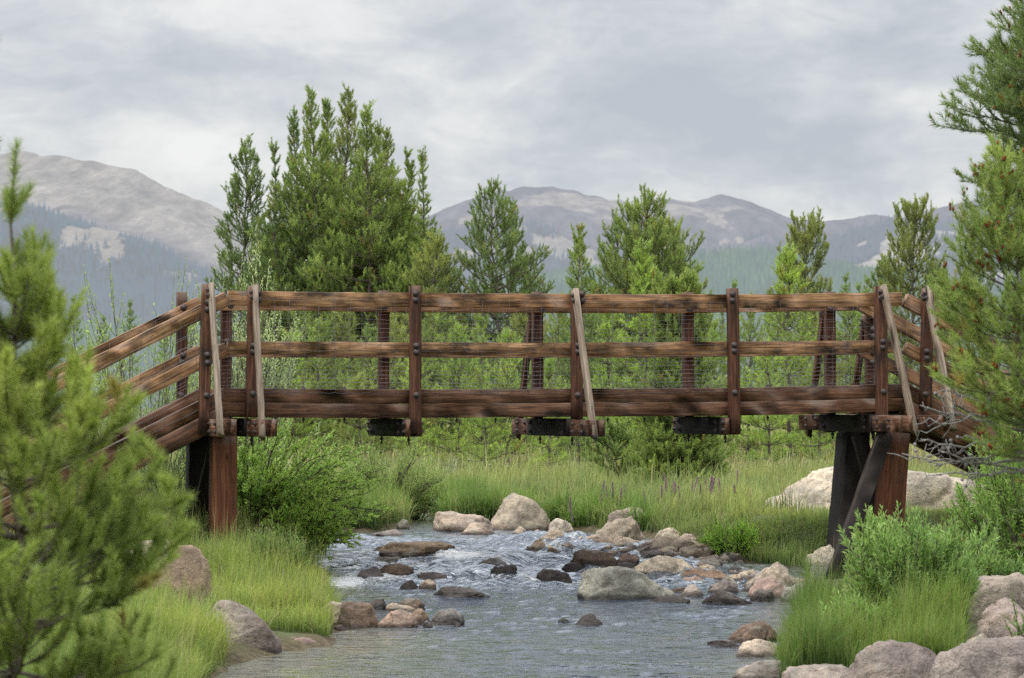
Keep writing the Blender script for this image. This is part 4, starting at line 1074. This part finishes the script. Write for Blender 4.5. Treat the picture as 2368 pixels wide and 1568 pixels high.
def grasszone(name, xr, yr, n, hrange, wd, base, label, seed, smin=.03, dryness=.15, lean=.35, poly=None, hmul=None, segs=3, dens=None, flow=(.05, 0), tipc=(1.2, 1.15, .95)):
    r = np.random.default_rng(seed); x = r.uniform(*xr, n * 2) if not callable(xr) else None
    y = np.sqrt(r.uniform(yr[0] ** 2, yr[1] ** 2, n * 2)) if yr[1] > 40 else r.uniform(*yr, n * 2)
    if callable(xr): x = xr(r, y)
    s = sdist(x, y) + .06 * pn(x * 3, y * 3)
    k = s > smin
    if poly is not None: k &= poly(x, y)
    ux = x / y * F + 1183.5
    k &= ~((y > 20.3) & (y < 22.4) & (ux > 520) & (x < 0)) & ~((y < 22.9) & (ux > 625) & (x < 0)) & ~((y > 22.6) & (y < 24.6) & (ux > 395) & (ux < 492))
    k &= ~((y > 24) & (y < 31.0) & (ux > 1872) & (ux < 1978))
    k &= ~((y < 24.2) & (y > 18) & (ux > 2225))
    cl = fbm(x * 1.9, y * 1.3, seed, 3)                       # clumping
    k &= r.random(len(x)) < np.clip(.62 + cl * .8, .12, 1)
    x, y, s = x[k][:n], y[k][:n], s[k][:n]
    for (cx, cy, a, b, H, ow, wt) in ROCKS:                    # keep blades off the boulders
        q = ((x - cx) / (a * .93)) ** 2 + ((y - cy) / (b * .93)) ** 2 > 1; x, y, s = x[q], y[q], s[q]
    pts = np.stack([x, y, ground(x, y)], 1)
    n = len(x); ht = r.uniform(*hrange, n) * (.5 + .8 * np.clip(fbm(x * 1.6, y * 1.1, seed + 3, 3) + .5, 0, 1.25))
    ux = x / y * F + 1183.5
    ht = np.where((y > 31.2) & (y < 34.3) & (ux > 1740), ht * .5, np.where((y > 28) & (y < 31.3) & (ux > 1600), ht * .85, ht))
    ht = ht * np.where(r.random(n) < .06, 1.35, 1.0)
    if hmul is not None: ht = ht * hmul(x, y)
    big = fbm(x * .35, y * .22, seed + 7, 3)[:, None]
    c = np.array(base)[None] * r.uniform(.7, 1.25, (n, 1)) * (1 + .25 * big * np.array([1.2, .8, .2]))
    dry = r.random(n) < dryness * (1 + big[:, 0]); c[dry] = np.array((.36, .32, .19)) * r.uniform(.7, 1.2, (dry.sum(), 1))
    w_ = wd * r.uniform(.7, 1.3, n)
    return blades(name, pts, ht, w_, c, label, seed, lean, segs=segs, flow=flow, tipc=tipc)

# ------------------------------------------------------------------ pines beyond the bridge (measured tops, bases, crown half-widths)
bush_env = lambda h: max(.03, min(1, (1 - h) * 2.1) * min(1, .92 + h))
slim = lambda h: (1 - h) ** .9 * 1.0 * min(1, .8 + h) + .05
big_env = lambda h: float(np.interp(h, [0, .3, .5, .64, .76, .84, .92, 1], [.9, 1.0, .82, .52, .25, .14, .085, .03]))
pine('pointed pine standing alone at the left of the tall clump', (565, 326), (563, 1040), 66, 118, 1, 'dark', env=lambda h: (1 - h) ** .85 * 1.05 * min(1, .6 + h * 2) + .03)
CL = 'tall pines forming the dense clump left of centre'
pine('highest spire of the dense pine clump, at its left', (722, 205), (735, 1042), 64, 150, 2, 'mid', env=big_env, group=CL, nb=6)
pine('second spire of the dense pine clump, just right of the highest', (805, 210), (800, 1042), 65.5, 160, 3, 'olive', env=big_env, group=CL, nb=6)
pine('third spire of the dense pine clump', (848, 248), (862, 1042), 63, 160, 4, 'mid', env=big_env, group=CL, nb=6)
pine('shorter pine at the right shoulder of the dense clump', (893, 300), (905, 1044), 64.5, 125, 5, 'olive', env=big_env, group=CL, nb=6)
pine('lowest right-hand pine of the dense clump, leaning right', (978, 342), (930, 1044), 62.5, 95, 6, 'mid', env=lambda h: big_env(h) * (1.0 if h < .6 else .55), group=CL, nb=6, lean=.03)
pine('pine leaning out to the left of the dense clump', (628, 322), (690, 1044), 63.5, 105, 7, 'dark', env=lambda h: big_env(h) * (1.0 if h < .6 else .5), group=CL, nb=6, lean=-.01)
pine('thin spire between the two highest of the dense clump', (752, 229), (770, 1042), 66, 120, 71, 'mid', env=big_env, group=CL, nb=6)
pine('thin spire at the upper left of the dense clump', (681, 260), (705, 1042), 65, 120, 72, 'dark', env=big_env, group=CL, nb=6)
pine('thin spire near the top right of the dense clump', (880, 278), (880, 1042), 66.5, 120, 73, 'olive', env=big_env, group=CL, nb=6)
pine('thin spire on the right slope of the dense clump', (940, 352), (935, 1042), 63.3, 110, 74, 'mid', env=big_env, group=CL, nb=6)
pine('bushy low pine filling the right skirt of the dense clump', (1012, 540), (985, 1044), 60, 92, 8, 'olive', env=bush_env, nb=6)
pine('pine with a crooked double tip between the clump and the centre of the bridge', (1141, 419), (1160, 1044), 60, 118, 9, 'dark', env=bush_env, nb=5, dens=1.0)
pine('tip of a slimmer pine behind the crooked double tip', (1178, 462), (1190, 1042), 61.5, 70, 10, 'dark', env=bush_env)
pine('slender pine spire at the middle of the bridge', (1339, 523), (1338, 1040), 58, 66, 11, 'mid', env=slim)
pine('tall pine right of centre with a thin top', (1497, 444), (1480, 1044), 60, 128, 12, 'mid', env=bush_env, nb=6)
pine('left companion of the tall pine right of centre', (1425, 488), (1425, 1044), 61, 88, 13, 'dark', env=bush_env, nb=5)
pine('right companion of the tall pine right of centre', (1548, 505), (1530, 1044), 62, 85, 14, 'olive', env=bush_env, nb=5)
pine('light green young pine in front of the tall pine right of centre', (1487, 560), (1500, 1066), 48, 105, 15, 'young', env=lambda h: (1 - h) ** .9 * 1.0 * min(1, .6 + h * 3) + .03, wh=.26, shoot=.15)
pine('round topped pine right of the tall group', (1862, 532), (1845, 1044), 62, 88, 16, 'olive', env=lambda h: min(1, (1.03 - h) ** .45 * 1.0) * min(1, .7 + h), el=(5, 55))
pine('bright young pine in front of the round topped pine, bare trunk below', (1822, 582), (1823, 1072), 53, 95, 17, 'young', env=lambda h: (1 - h) ** .8 * 1.05 * min(1, .75 + h * 3) + .03, low=.07)
pine('rounded distant pine at the right behind the ramp', (2112, 486), (2105, 1035), 68, 92, 18, 'olive', env=lambda h: min(1, (1.03 - h) ** .42 * 1.0) * min(1, .8 + h), el=(5, 50))
pine('dark pine just left of the rounded distant pine', (2040, 590), (2042, 1035), 70, 55, 19, 'dark', env=bush_env)
pine('dark green bushy young pine beside the stream meadow', (1568, 690), (1570, 1138), 42, 98, 20, 'mid', env=lambda h: (.95 if h < .42 else .62 * (1.05 - h) ** .5 + .2) * min(1, .8 + h * 2), wh=.16, shoot=.115, nl=.05, nn=26, low=.02, dens=1.7, nb=8)
pine('small bushy pine touching the dark young pine on its left', (1415, 985), (1430, 1112), 44, 66, 21, 'blue', env=bush_env, wh=.16, shoot=.10, nl=.045, low=.05)
YG = 'young pines in a row behind the bridge railing'
YP = [(672, 760, 1050, 52, 62, 'young'), (738, 742, 1048, 55, 55, 'mid'), (790, 700, 1046, 56, 62, 'olive'), (700, 690, 1046, 57.5, 75, 'mid'), (860, 760, 1050, 52, 60, 'mid'), (905, 730, 1046, 54, 62, 'olive'), (955, 800, 1054, 49, 55, 'young'),
      (1020, 690, 1046, 56, 66, 'mid'), (1060, 760, 1050, 51, 60, 'young'), (1112, 720, 1048, 53, 62, 'mid'), (1175, 770, 1050, 50, 62, 'young'), (1215, 705, 1044, 57, 66, 'olive'), (1290, 690, 1044, 56, 72, 'mid'), (1272, 830, 1066, 47, 42, 'young'),
      (1355, 720, 1046, 54, 68, 'dark'), (1405, 700, 1048, 53, 66, 'young'), (1600, 720, 1046, 55, 72, 'mid'), (1650, 745, 1050, 52, 52, 'young'), (1735, 700, 1046, 56, 62, 'mid'), (1775, 790, 1052, 49, 52, 'young'), (1880, 700, 1046, 56, 62, 'olive'), (1900, 790, 1054, 50, 56, 'mid'),
      (1960, 690, 1044, 60, 55, 'mid'), (2010, 700, 1044, 60, 50, 'young'), (2180, 640, 1040, 60, 80, 'olive'), (2240, 600, 1040, 64, 80, 'dark'), (830, 880, 1056, 50, 55, 'olive'), (1120, 900, 1058, 48, 60, 'mid'), (640, 880, 1052, 52, 62, 'olive'), (1340, 900, 1058, 49, 58, 'mid')]
desc = {'young': 'light green', 'mid': 'mid green', 'olive': 'olive green', 'dark': 'dark green'}
for k, (tx, ty, by, d_, rp, g_) in enumerate(YP):
    post_names = [(479, 'left corner'), (586, 'first brace'), (959, 'left plain post'), (1333, 'central braced post'), (1693, 'right plain post'), (2035, 'right braced post'), (2145, 'right corner')]
    nearest = min(post_names, key=lambda q: abs(q[0] - tx)); sidew = 'left' if tx < nearest[0] else 'right'
    dist_ = abs(nearest[0] - tx); how = 'just' if dist_ < 45 else 'a little' if dist_ < 100 else 'further' if dist_ < 160 else 'well'
    size = 'waist-high' if ty > 850 else 'short' if ty > 750 else 'medium' if ty > 710 else 'taller'
    pine(f'{size} {desc[g_]} young pine behind the railing, {how} {sidew} of the {nearest[1]}', (tx, ty), (tx + random.Random(k).uniform(-8, 8), by), d_, rp, 40 + k, g_, env=(slim if k % 3 == 0 else bush_env), wh=.25, nn=22, group=YG)
# distant trees on the plain
DT = [(1697, 655, 130), (1955, 640, 120), (1985, 660, 135), (2005, 645, 125), (1640, 690, 140), (1250, 690, 140), (1075, 700, 120), (2030, 665, 110), (1780, 680, 150), (1920, 690, 140), (300, 700, 120), (170, 690, 130), (380, 742, 150), (240, 735, 140), (90, 715, 150), (440, 700, 125), (1230, 715, 125), (1670, 720, 120), (1300, 735, 150), (1560, 700, 150), (-60, 700, 120), (2330, 650, 120)]
proto = None
for k, (tx, ty, d_) in enumerate(DT):
    if proto is None:
        proto = pine('distant small pine on the plain beyond the meadow', (tx, ty), (tx, 1000), d_, 42, 90, 'blue', env=slim, wh=.5, shoot=.3, nn=12, nl=.09, nw=.03, nb=5, group='distant pines on the plain beyond the meadow')
        ph = P(tx, ty, d_).z - gz(P(tx, ty, d_).x, d_)
    else:
        q = P(tx, ty, d_); g_ = gz(q.x, d_); sc = (q.z - g_) / ph
        r_ = proto.copy(); COL.objects.link(r_); r_.matrix_basis = Matrix.Translation((q.x, d_, g_)) @ Matrix.Rotation(k * 1.3, 4, 'Z') @ Matrix.Scale(sc, 4)
        for ch in list(proto.children):
            c_ = ch.copy(); COL.objects.link(c_); c_.parent = r_

# ------------------------------------------------------------------ foreground pines
near_env = lambda h: float(np.interp(h, [0, .3, .48, .55, .61, .68, .76, .83, .9, 1], [.95, 1.0, 1.0, .82, .56, .38, .28, .16, .02, .02]))
pine('young pine close to the camera at the left edge, out of focus', (38, 342), (38, 1700), 9.4, 395, 61, 'near', env=near_env, wh=.165, shoot=.09, nn=125, nl=.046, nw=.0031, low=.1, nb=7, dens=1.3, tw=.6, el=(-5, 50), ground_z=.12, cone=0)
pine('small pine with a red-tipped crown close at the right edge', (2312, 356), (2470, 1700), 16.2, 200, 62, 'mid', env=lambda h: float(np.interp(h, [0, .3, .45, .55, .63, .72, .8, .88, 1], [.5, .62, .82, .92, 1.0, 1.0, .66, .36, .14])), wh=.17, shoot=.11, nn=60, nl=.044, nw=.0040, low=.45, nb=7, ground_z=.2, cone=.13, dens=1.35, tw=.5, el=(-18, 40), up=(8, 28))
pine('taller dark pine reaching in from the right edge of the picture', (2560, -420), (2560, 1650), 19.5, 370, 63, 'dark', env=lambda h: float(np.interp(h, [0, .25, .4, .5, .56, .585, .61, .67, .70, .76, .80, .92, 1], [.5, .6, .75, .8, .70, .75, 1.05, 1.05, .85, .9, .66, .4, .1])), wh=.2, shoot=.12, nn=46, nl=.05, nw=.005, low=.15, nb=9, ground_z=.2, cone=.05, dens=1.5, tw=.6, el=(-12, 14), up=(5, 25))
pine('pine outside the left edge with one branch tip showing', (-190, 60), (-190, 1600), 15.0, 200, 64, 'dark', env=lambda h: float(np.interp(h, [0, .4, .7, .85, 1], [.3, .6, .75, .9, .1])), wh=.22, shoot=.11, nn=40, nl=.045, nw=.003, low=.3, nb=6, ground_z=.3)

# dead lower branches of the right hand pine
dw = MB(); r = random.Random(77)
DB = [((2400, 1010), (2262, 975), (2120, 940)), ((2400, 1030), (2230, 1040), (2130, 1015)), ((2380, 1060), (2260, 1085), (2085, 1050)), ((2400, 1100), (2290, 1065), (2175, 1050)), ((2390, 1000), (2280, 930), (2200, 905)), ((2380, 1080), (2300, 1100), (2180, 1092)), ((2370, 1040), (2250, 1060), (2160, 1075)), ((2380, 960), (2300, 950), (2170, 985))]
for A_, B_, C_ in DB:
    a, b, c = [np.array(P(q[0], q[1], 16.4 - i * .12)) for i, q in enumerate((A_, B_, C_))]
    u = np.linspace(0, 1, 10)[:, None]; pts = a * (1 - u) ** 2 + 2 * b * u * (1 - u) + c * u ** 2; pts += np.array([[r.gauss(0, .011) for _ in range(3)] for _ in range(10)])
    dw.tube(pts, np.linspace(.0095, .0035, 10), 5)
    for k in range(9):
        j = r.randint(3, 9); q = pts[j]; dv = np.array([-r.uniform(.03, .15), r.gauss(0, .05), r.gauss(0, .05)])
        tw_ = np.array([q + dv * s_ + np.array([0, 0, r.choice([-1, 1]) * .04]) * s_ * s_ + np.array([r.gauss(0, .005) for _ in range(3)]) for s_ in np.linspace(0, 1, 5)])
        dw.tube(tw_, np.linspace(.004, .0018, 5), 4)
        if r.random() < .35: dw.add(ICO1[0] * .011 + tw_[-1], ICO1[1])
rp_ = [o for o in COL.objects if o.get('label', '').startswith('small pine with a red-tipped')][0]
db = dw.build('dead_branches', M['dead'], rp_, loc=tuple(P(2380, 1040, 16.4)))

# ------------------------------------------------------------------ willows and shrubs
shrub('leafy willow thicket behind the left ramp', (330, 1215), (300, 640), 33.5, 215, 101, n=60, leaf=(.06, .021), lcol=(.25, .34, .13), twigs=10, leaves=10)
shrub('pale leaved willow rising behind the left end of the railing', (560, 1215), (520, 600), 35, 165, 102, n=70, leaf=(.06, .019), lcol=(.33, .40, .22), twigs=11, leaves=11)
shrub('dark willow thicket under the left ramp beside the support post', (380, 1260), (400, 1015), 31.6, 150, 103, n=40, leaf=(.045, .015), lcol=(.07, .11, .035), twigs=5, leaves=6, stemr=.013, bare=.4)
shrub('large willow under the bridge leaning right over the water', (590, 1250), (680, 915), 31.3, 225, 104, n=105, leaf=(.058, .020), lcol=(.25, .35, .11), twigs=12, leaves=11, lean=(.35, -.1), stemr=.013, droop=.22, bare=.3)
shrub('low overhanging branches of willow dipping into the stream at the left', (690, 1262), (745, 1085), 30.6, 120, 105, n=60, leaf=(.055, .019), lcol=(.23, .33, .09), twigs=10, leaves=11, lean=(.15, -.2), droop=.35, bare=.15)
shrub('fine leaved willow on the far left bank of the stream', (880, 1212), (860, 1030), 38.3, 150, 106, n=90, leaf=(.055, .010), lcol=(.24, .31, .12), twigs=9, leaves=13, tipup=.5)
shrub('lower fine leaved willow at the tip of the far left bank', (950, 1205), (960, 1095), 38.6, 85, 107, n=50, leaf=(.05, .010), lcol=(.22, .3, .1), twigs=8, leaves=12, tipup=.4)
shrub('lush willow bush in front of the right support post', (2115, 1510), (2060, 1195), 22.0, 160, 108, n=90, leaf=(.068, .016), lcol=(.18, .27, .10), twigs=12, leaves=12, tipup=.25, lean=(-.05, 0))
shrub('second willow bush, right of the one at the right support post', (2230, 1470), (2210, 1225), 23.2, 140, 109, n=60, leaf=(.062, .016), lcol=(.18, .27, .10), twigs=11, leaves=11, tipup=.25)
shrub('low willow bush at the left front of the right bank', (1990, 1540), (1985, 1395), 20.9, 85, 115, n=40, leaf=(.06, .015), lcol=(.19, .29, .10), twigs=8, leaves=10, tipup=.3)
shrub('leafy bush at the right edge under the pine', (2340, 1400), (2310, 1060), 25.5, 170, 110, n=80, leaf=(.055, .016), lcol=(.17, .26, .08), twigs=12, leaves=12)
shrub('tall bright leaved bush along the right edge', (2420, 1400), (2370, 880), 24.5, 170, 111, n=80, leaf=(.055, .016), lcol=(.18, .28, .08), twigs=12, leaves=12, tipup=.2)
shrub('small bright green bush overhanging the right shore rocks', (1690, 1300), (1690, 1205), 31.2, 62, 112, n=50, leaf=(.04, .015), lcol=(.26, .40, .09), twigs=8, leaves=9)
shrub('narrow leaved willow sprout in the left bank grass', (645, 1395), (640, 1220), 27.5, 62, 113, n=36, leaf=(.055, .008), lcol=(.16, .24, .075), twigs=6, leaves=14, tipup=.8)
shrub('small leafy sprig at the bottom right corner', (2370, 1520), (2350, 1400), 18.5, 40, 114, n=10, leaf=(.035, .012), lcol=(.14, .23, .06), twigs=6, leaves=9)

# ------------------------------------------------------------------ grass
fr = lambda m_: (lambda r, y: r.uniform(-1, 1, len(y)) * (y * .172 + m_))
grasszone('meadow_grass', fr(3.5), (45, 92), 95000, (.30, .55), .020, (.52, .52, .34), 'tall pale green meadow grass beyond the stream', 201, dryness=.30, lean=.28, segs=2)
grasszone('meadow_grass', fr(3.0), (34, 46), 82000, (.28, .52), .013, (.30, .36, .17), 'tall green grass on the far bank around the boulders', 202, dryness=.14, lean=.38)
grasszone('bank_grass', (-6.5, -1.0), (27, 35.5), 26000, (.22, .42), .009, (.2, .27, .10), 'grass on the left bank under the bridge', 203, dryness=.15, lean=.4)
grasszone('bank_grass', (1.0, 9.5), (26, 35), 60000, (.14, .30), .009, (.31, .38, .165), 'grass on the right bank under the bridge', 204, dryness=.1, lean=.38)
grasszone('bank_grass', (-5.0, -1.15), (21.0, 28.0), 52000, (.20, .38), .0075, (.27, .35, .12), 'long bright grass on the left bank in front of the bridge', 205, smin=.0, dryness=.08, lean=.5)
grasszone('bank_grass', (-4.2, -1.2), (15.5, 21.2), 40000, (.26, .46), .006, (.25, .33, .11), 'long grass at the lower left corner', 206, smin=.0, dryness=.08, lean=.5)
grasszone('bank_grass', (1.7, 6.6), (19.3, 26.0), 74000, (.30, .50), .0065, (.18, .27, .085), 'tall green grass on the right bank in the foreground', 207, smin=-.05, dryness=.06, lean=.34)
grasszone('bank_grass', (2.0, 4.2), (27.5, 32.5), 16000, (.14, .28), .009, (.27, .35, .13), 'short light grass on the right bank behind the shore boulders', 208, dryness=.15, lean=.4, tipc=(1.45, 1.4, 1.15))
grasszone('bank_grass', (-5.0, -1.2), (16.5, 28.5), 1100, (.45, .62), .004, (.42, .38, .24), 'dry seed stalks standing above the left bank grass', 209, dryness=.5, lean=.35)
grasszone('bank_grass', (1.9, 6.2), (19.5, 33.0), 1200, (.42, .6), .004, (.40, .38, .22), 'dry seed stalks standing above the right bank grass', 210, dryness=.5, lean=.35)
# arching tussocks along the shore
r = np.random.default_rng(77); tx = []; 
cx = r.uniform(-4, 5, 4000); cyy = r.uniform(31.5, 41, 4000); sd_c = sdist(cx, cyy); ok = (sd_c > .05) & (sd_c < .55) & ~((cx > 1.5) & (cyy < 34.5)); cx, cyy = cx[ok][:95], cyy[ok][:95]
for a_, b_ in zip(cx, cyy):
    n_ = 170; q_ = r.normal(0, .07, (n_, 2)); tx.append(np.stack([a_ + q_[:, 0], b_ + q_[:, 1], np.full(n_, gz(a_, b_))], 1))
tx = np.concatenate(tx); n_ = len(tx)
blades('bank_grass', tx, r.uniform(.3, .58, n_), r.uniform(.007, .013, n_), np.repeat(np.array((.17, .26, .085)) * r.uniform(.8, 1.25, (len(cx), 1)), 170, 0) * r.uniform(.75, 1.25, (n_, 1)), 'dark green arching grass tussocks lining the shore of the stream', 91, lean=.75, segs=4, flow=(0, 0), tipc=(1.25, 1.2, 1.0))
# flower spikes in the grass
def spike_mesh():
    mb = MB(); r = random.Random(3)
    mb.tube([(0, 0, -.3), (.004, 0, .2), (0, .003, .42)], [.003, .003, .002], 4, (.12, .18, .06))
    for k in range(70):
        z = .2 + .22 * k / 70; a = k * 2.4; rr_ = .016 * (1.1 - k / 85)
        mb.add(ICO1[0] * [.007, .007, .006] + np.array([math.cos(a) * rr_, math.sin(a) * rr_, z]), ICO1[1], np.array((.36, .21, .33)) * r.uniform(.8, 1.3))
    v = np.concatenate(mb.v); me = raw_mesh('flower_spike', v, np.concatenate(mb.f), True, np.concatenate(mb.c)); me.materials.append(M['petal']); return me
FM = spike_mesh()
FP = [(1318, 1195), (1328, 1182), (1382, 1180), (1390, 1172), (1412, 1165), (1405, 1178), (1418, 1180), (1445, 1160), (1495, 1185), (1530, 1188), (1540, 1170), (1556, 1165), (1560, 1175), (1572, 1182), (1576, 1160), (1602, 1190), (1618, 1172), (1632, 1150), (1641, 1160), (1646, 1145), (1638, 1182), (1700, 1130), (1706, 1120), (1548, 1150), (1668, 1165), (1600, 1158), (1430, 1195), (1640, 1200), (1700, 1195)]
for k, (a, b) in enumerate(FP):
    d_ = 36.0 - (b - 1160) * .045 + random.Random(k).uniform(-.6, .6); q = P(a, b, d_); g_ = gz(q.x, d_)
    o_ = link('flower_spike', FM, None, Matrix.Translation((q.x, d_, max(g_ + .12, q.z - .38))) @ Matrix.Rotation(k, 4, 'Z') @ Matrix.Rotation(R(random.Random(k).uniform(-16, 16)), 4, 'X') @ Matrix.Scale(random.Random(k).uniform(.5, .85), 4))
    tag(o_, 'purple-pink flower spike in the grass of the far right bank', 'flower', 'purple flower spikes in the far bank grass')
q = P(655, 1335, 26); o_ = link('flower_spike', FM, None, Matrix.Translation((q.x, 26, q.z - .35))); tag(o_, 'single purple flower spike in the grass of the left bank', 'flower')
# scattered tiny meadow blossoms
r = np.random.default_rng(8); yb = r.uniform(42, 70, 260); xb = r.uniform(-.12, .12, 260) * yb; gb = ground(xb, yb); mb = MB()
for k in range(260): mb.add(ICO1[0] * [.016, .016, .01] + np.array([xb[k], yb[k], gb[k] + r.uniform(.3, .52)]), ICO1[1], [(.75, .72, .68), (.55, .3, .35), (.6, .5, .15)][r.integers(0, 3)])
o_ = mb.build('meadow_blossoms', M['petal']); tag(o_, 'tiny white and pink blossoms scattered through the meadow', 'flowers', kind='stuff')
# ------------------------------------------------------------------ camera and render settings
cd = bpy.data.cameras.new('Camera'); cam = link('Camera', cd, None, Matrix.Translation((0, 0, EYE)) @ Matrix.Rotation(R(90) + PITCH, 4, 'X'))
cd.sensor_width = 36; cd.lens = F / 2367.0 * 36; cd.clip_start = .3; cd.clip_end = 30000
cd.dof.use_dof = True; cd.dof.focus_distance = 29.8; cd.dof.aperture_fstop = 7.0
scene.camera = cam
scene.view_settings.view_transform = 'Standard'; scene.view_settings.look = 'None'; scene.view_settings.exposure = 0
scene.render.engine = 'CYCLES'
cy = scene.cycles; cy.max_bounces = 6; cy.diffuse_bounces = 3; cy.glossy_bounces = 3; cy.transmission_bounces = 4; cy.transparent_max_bounces = 4
cy.use_denoising = False; cy.sample_clamp_indirect = 6
cy.caustics_reflective = False; cy.caustics_refractive = False
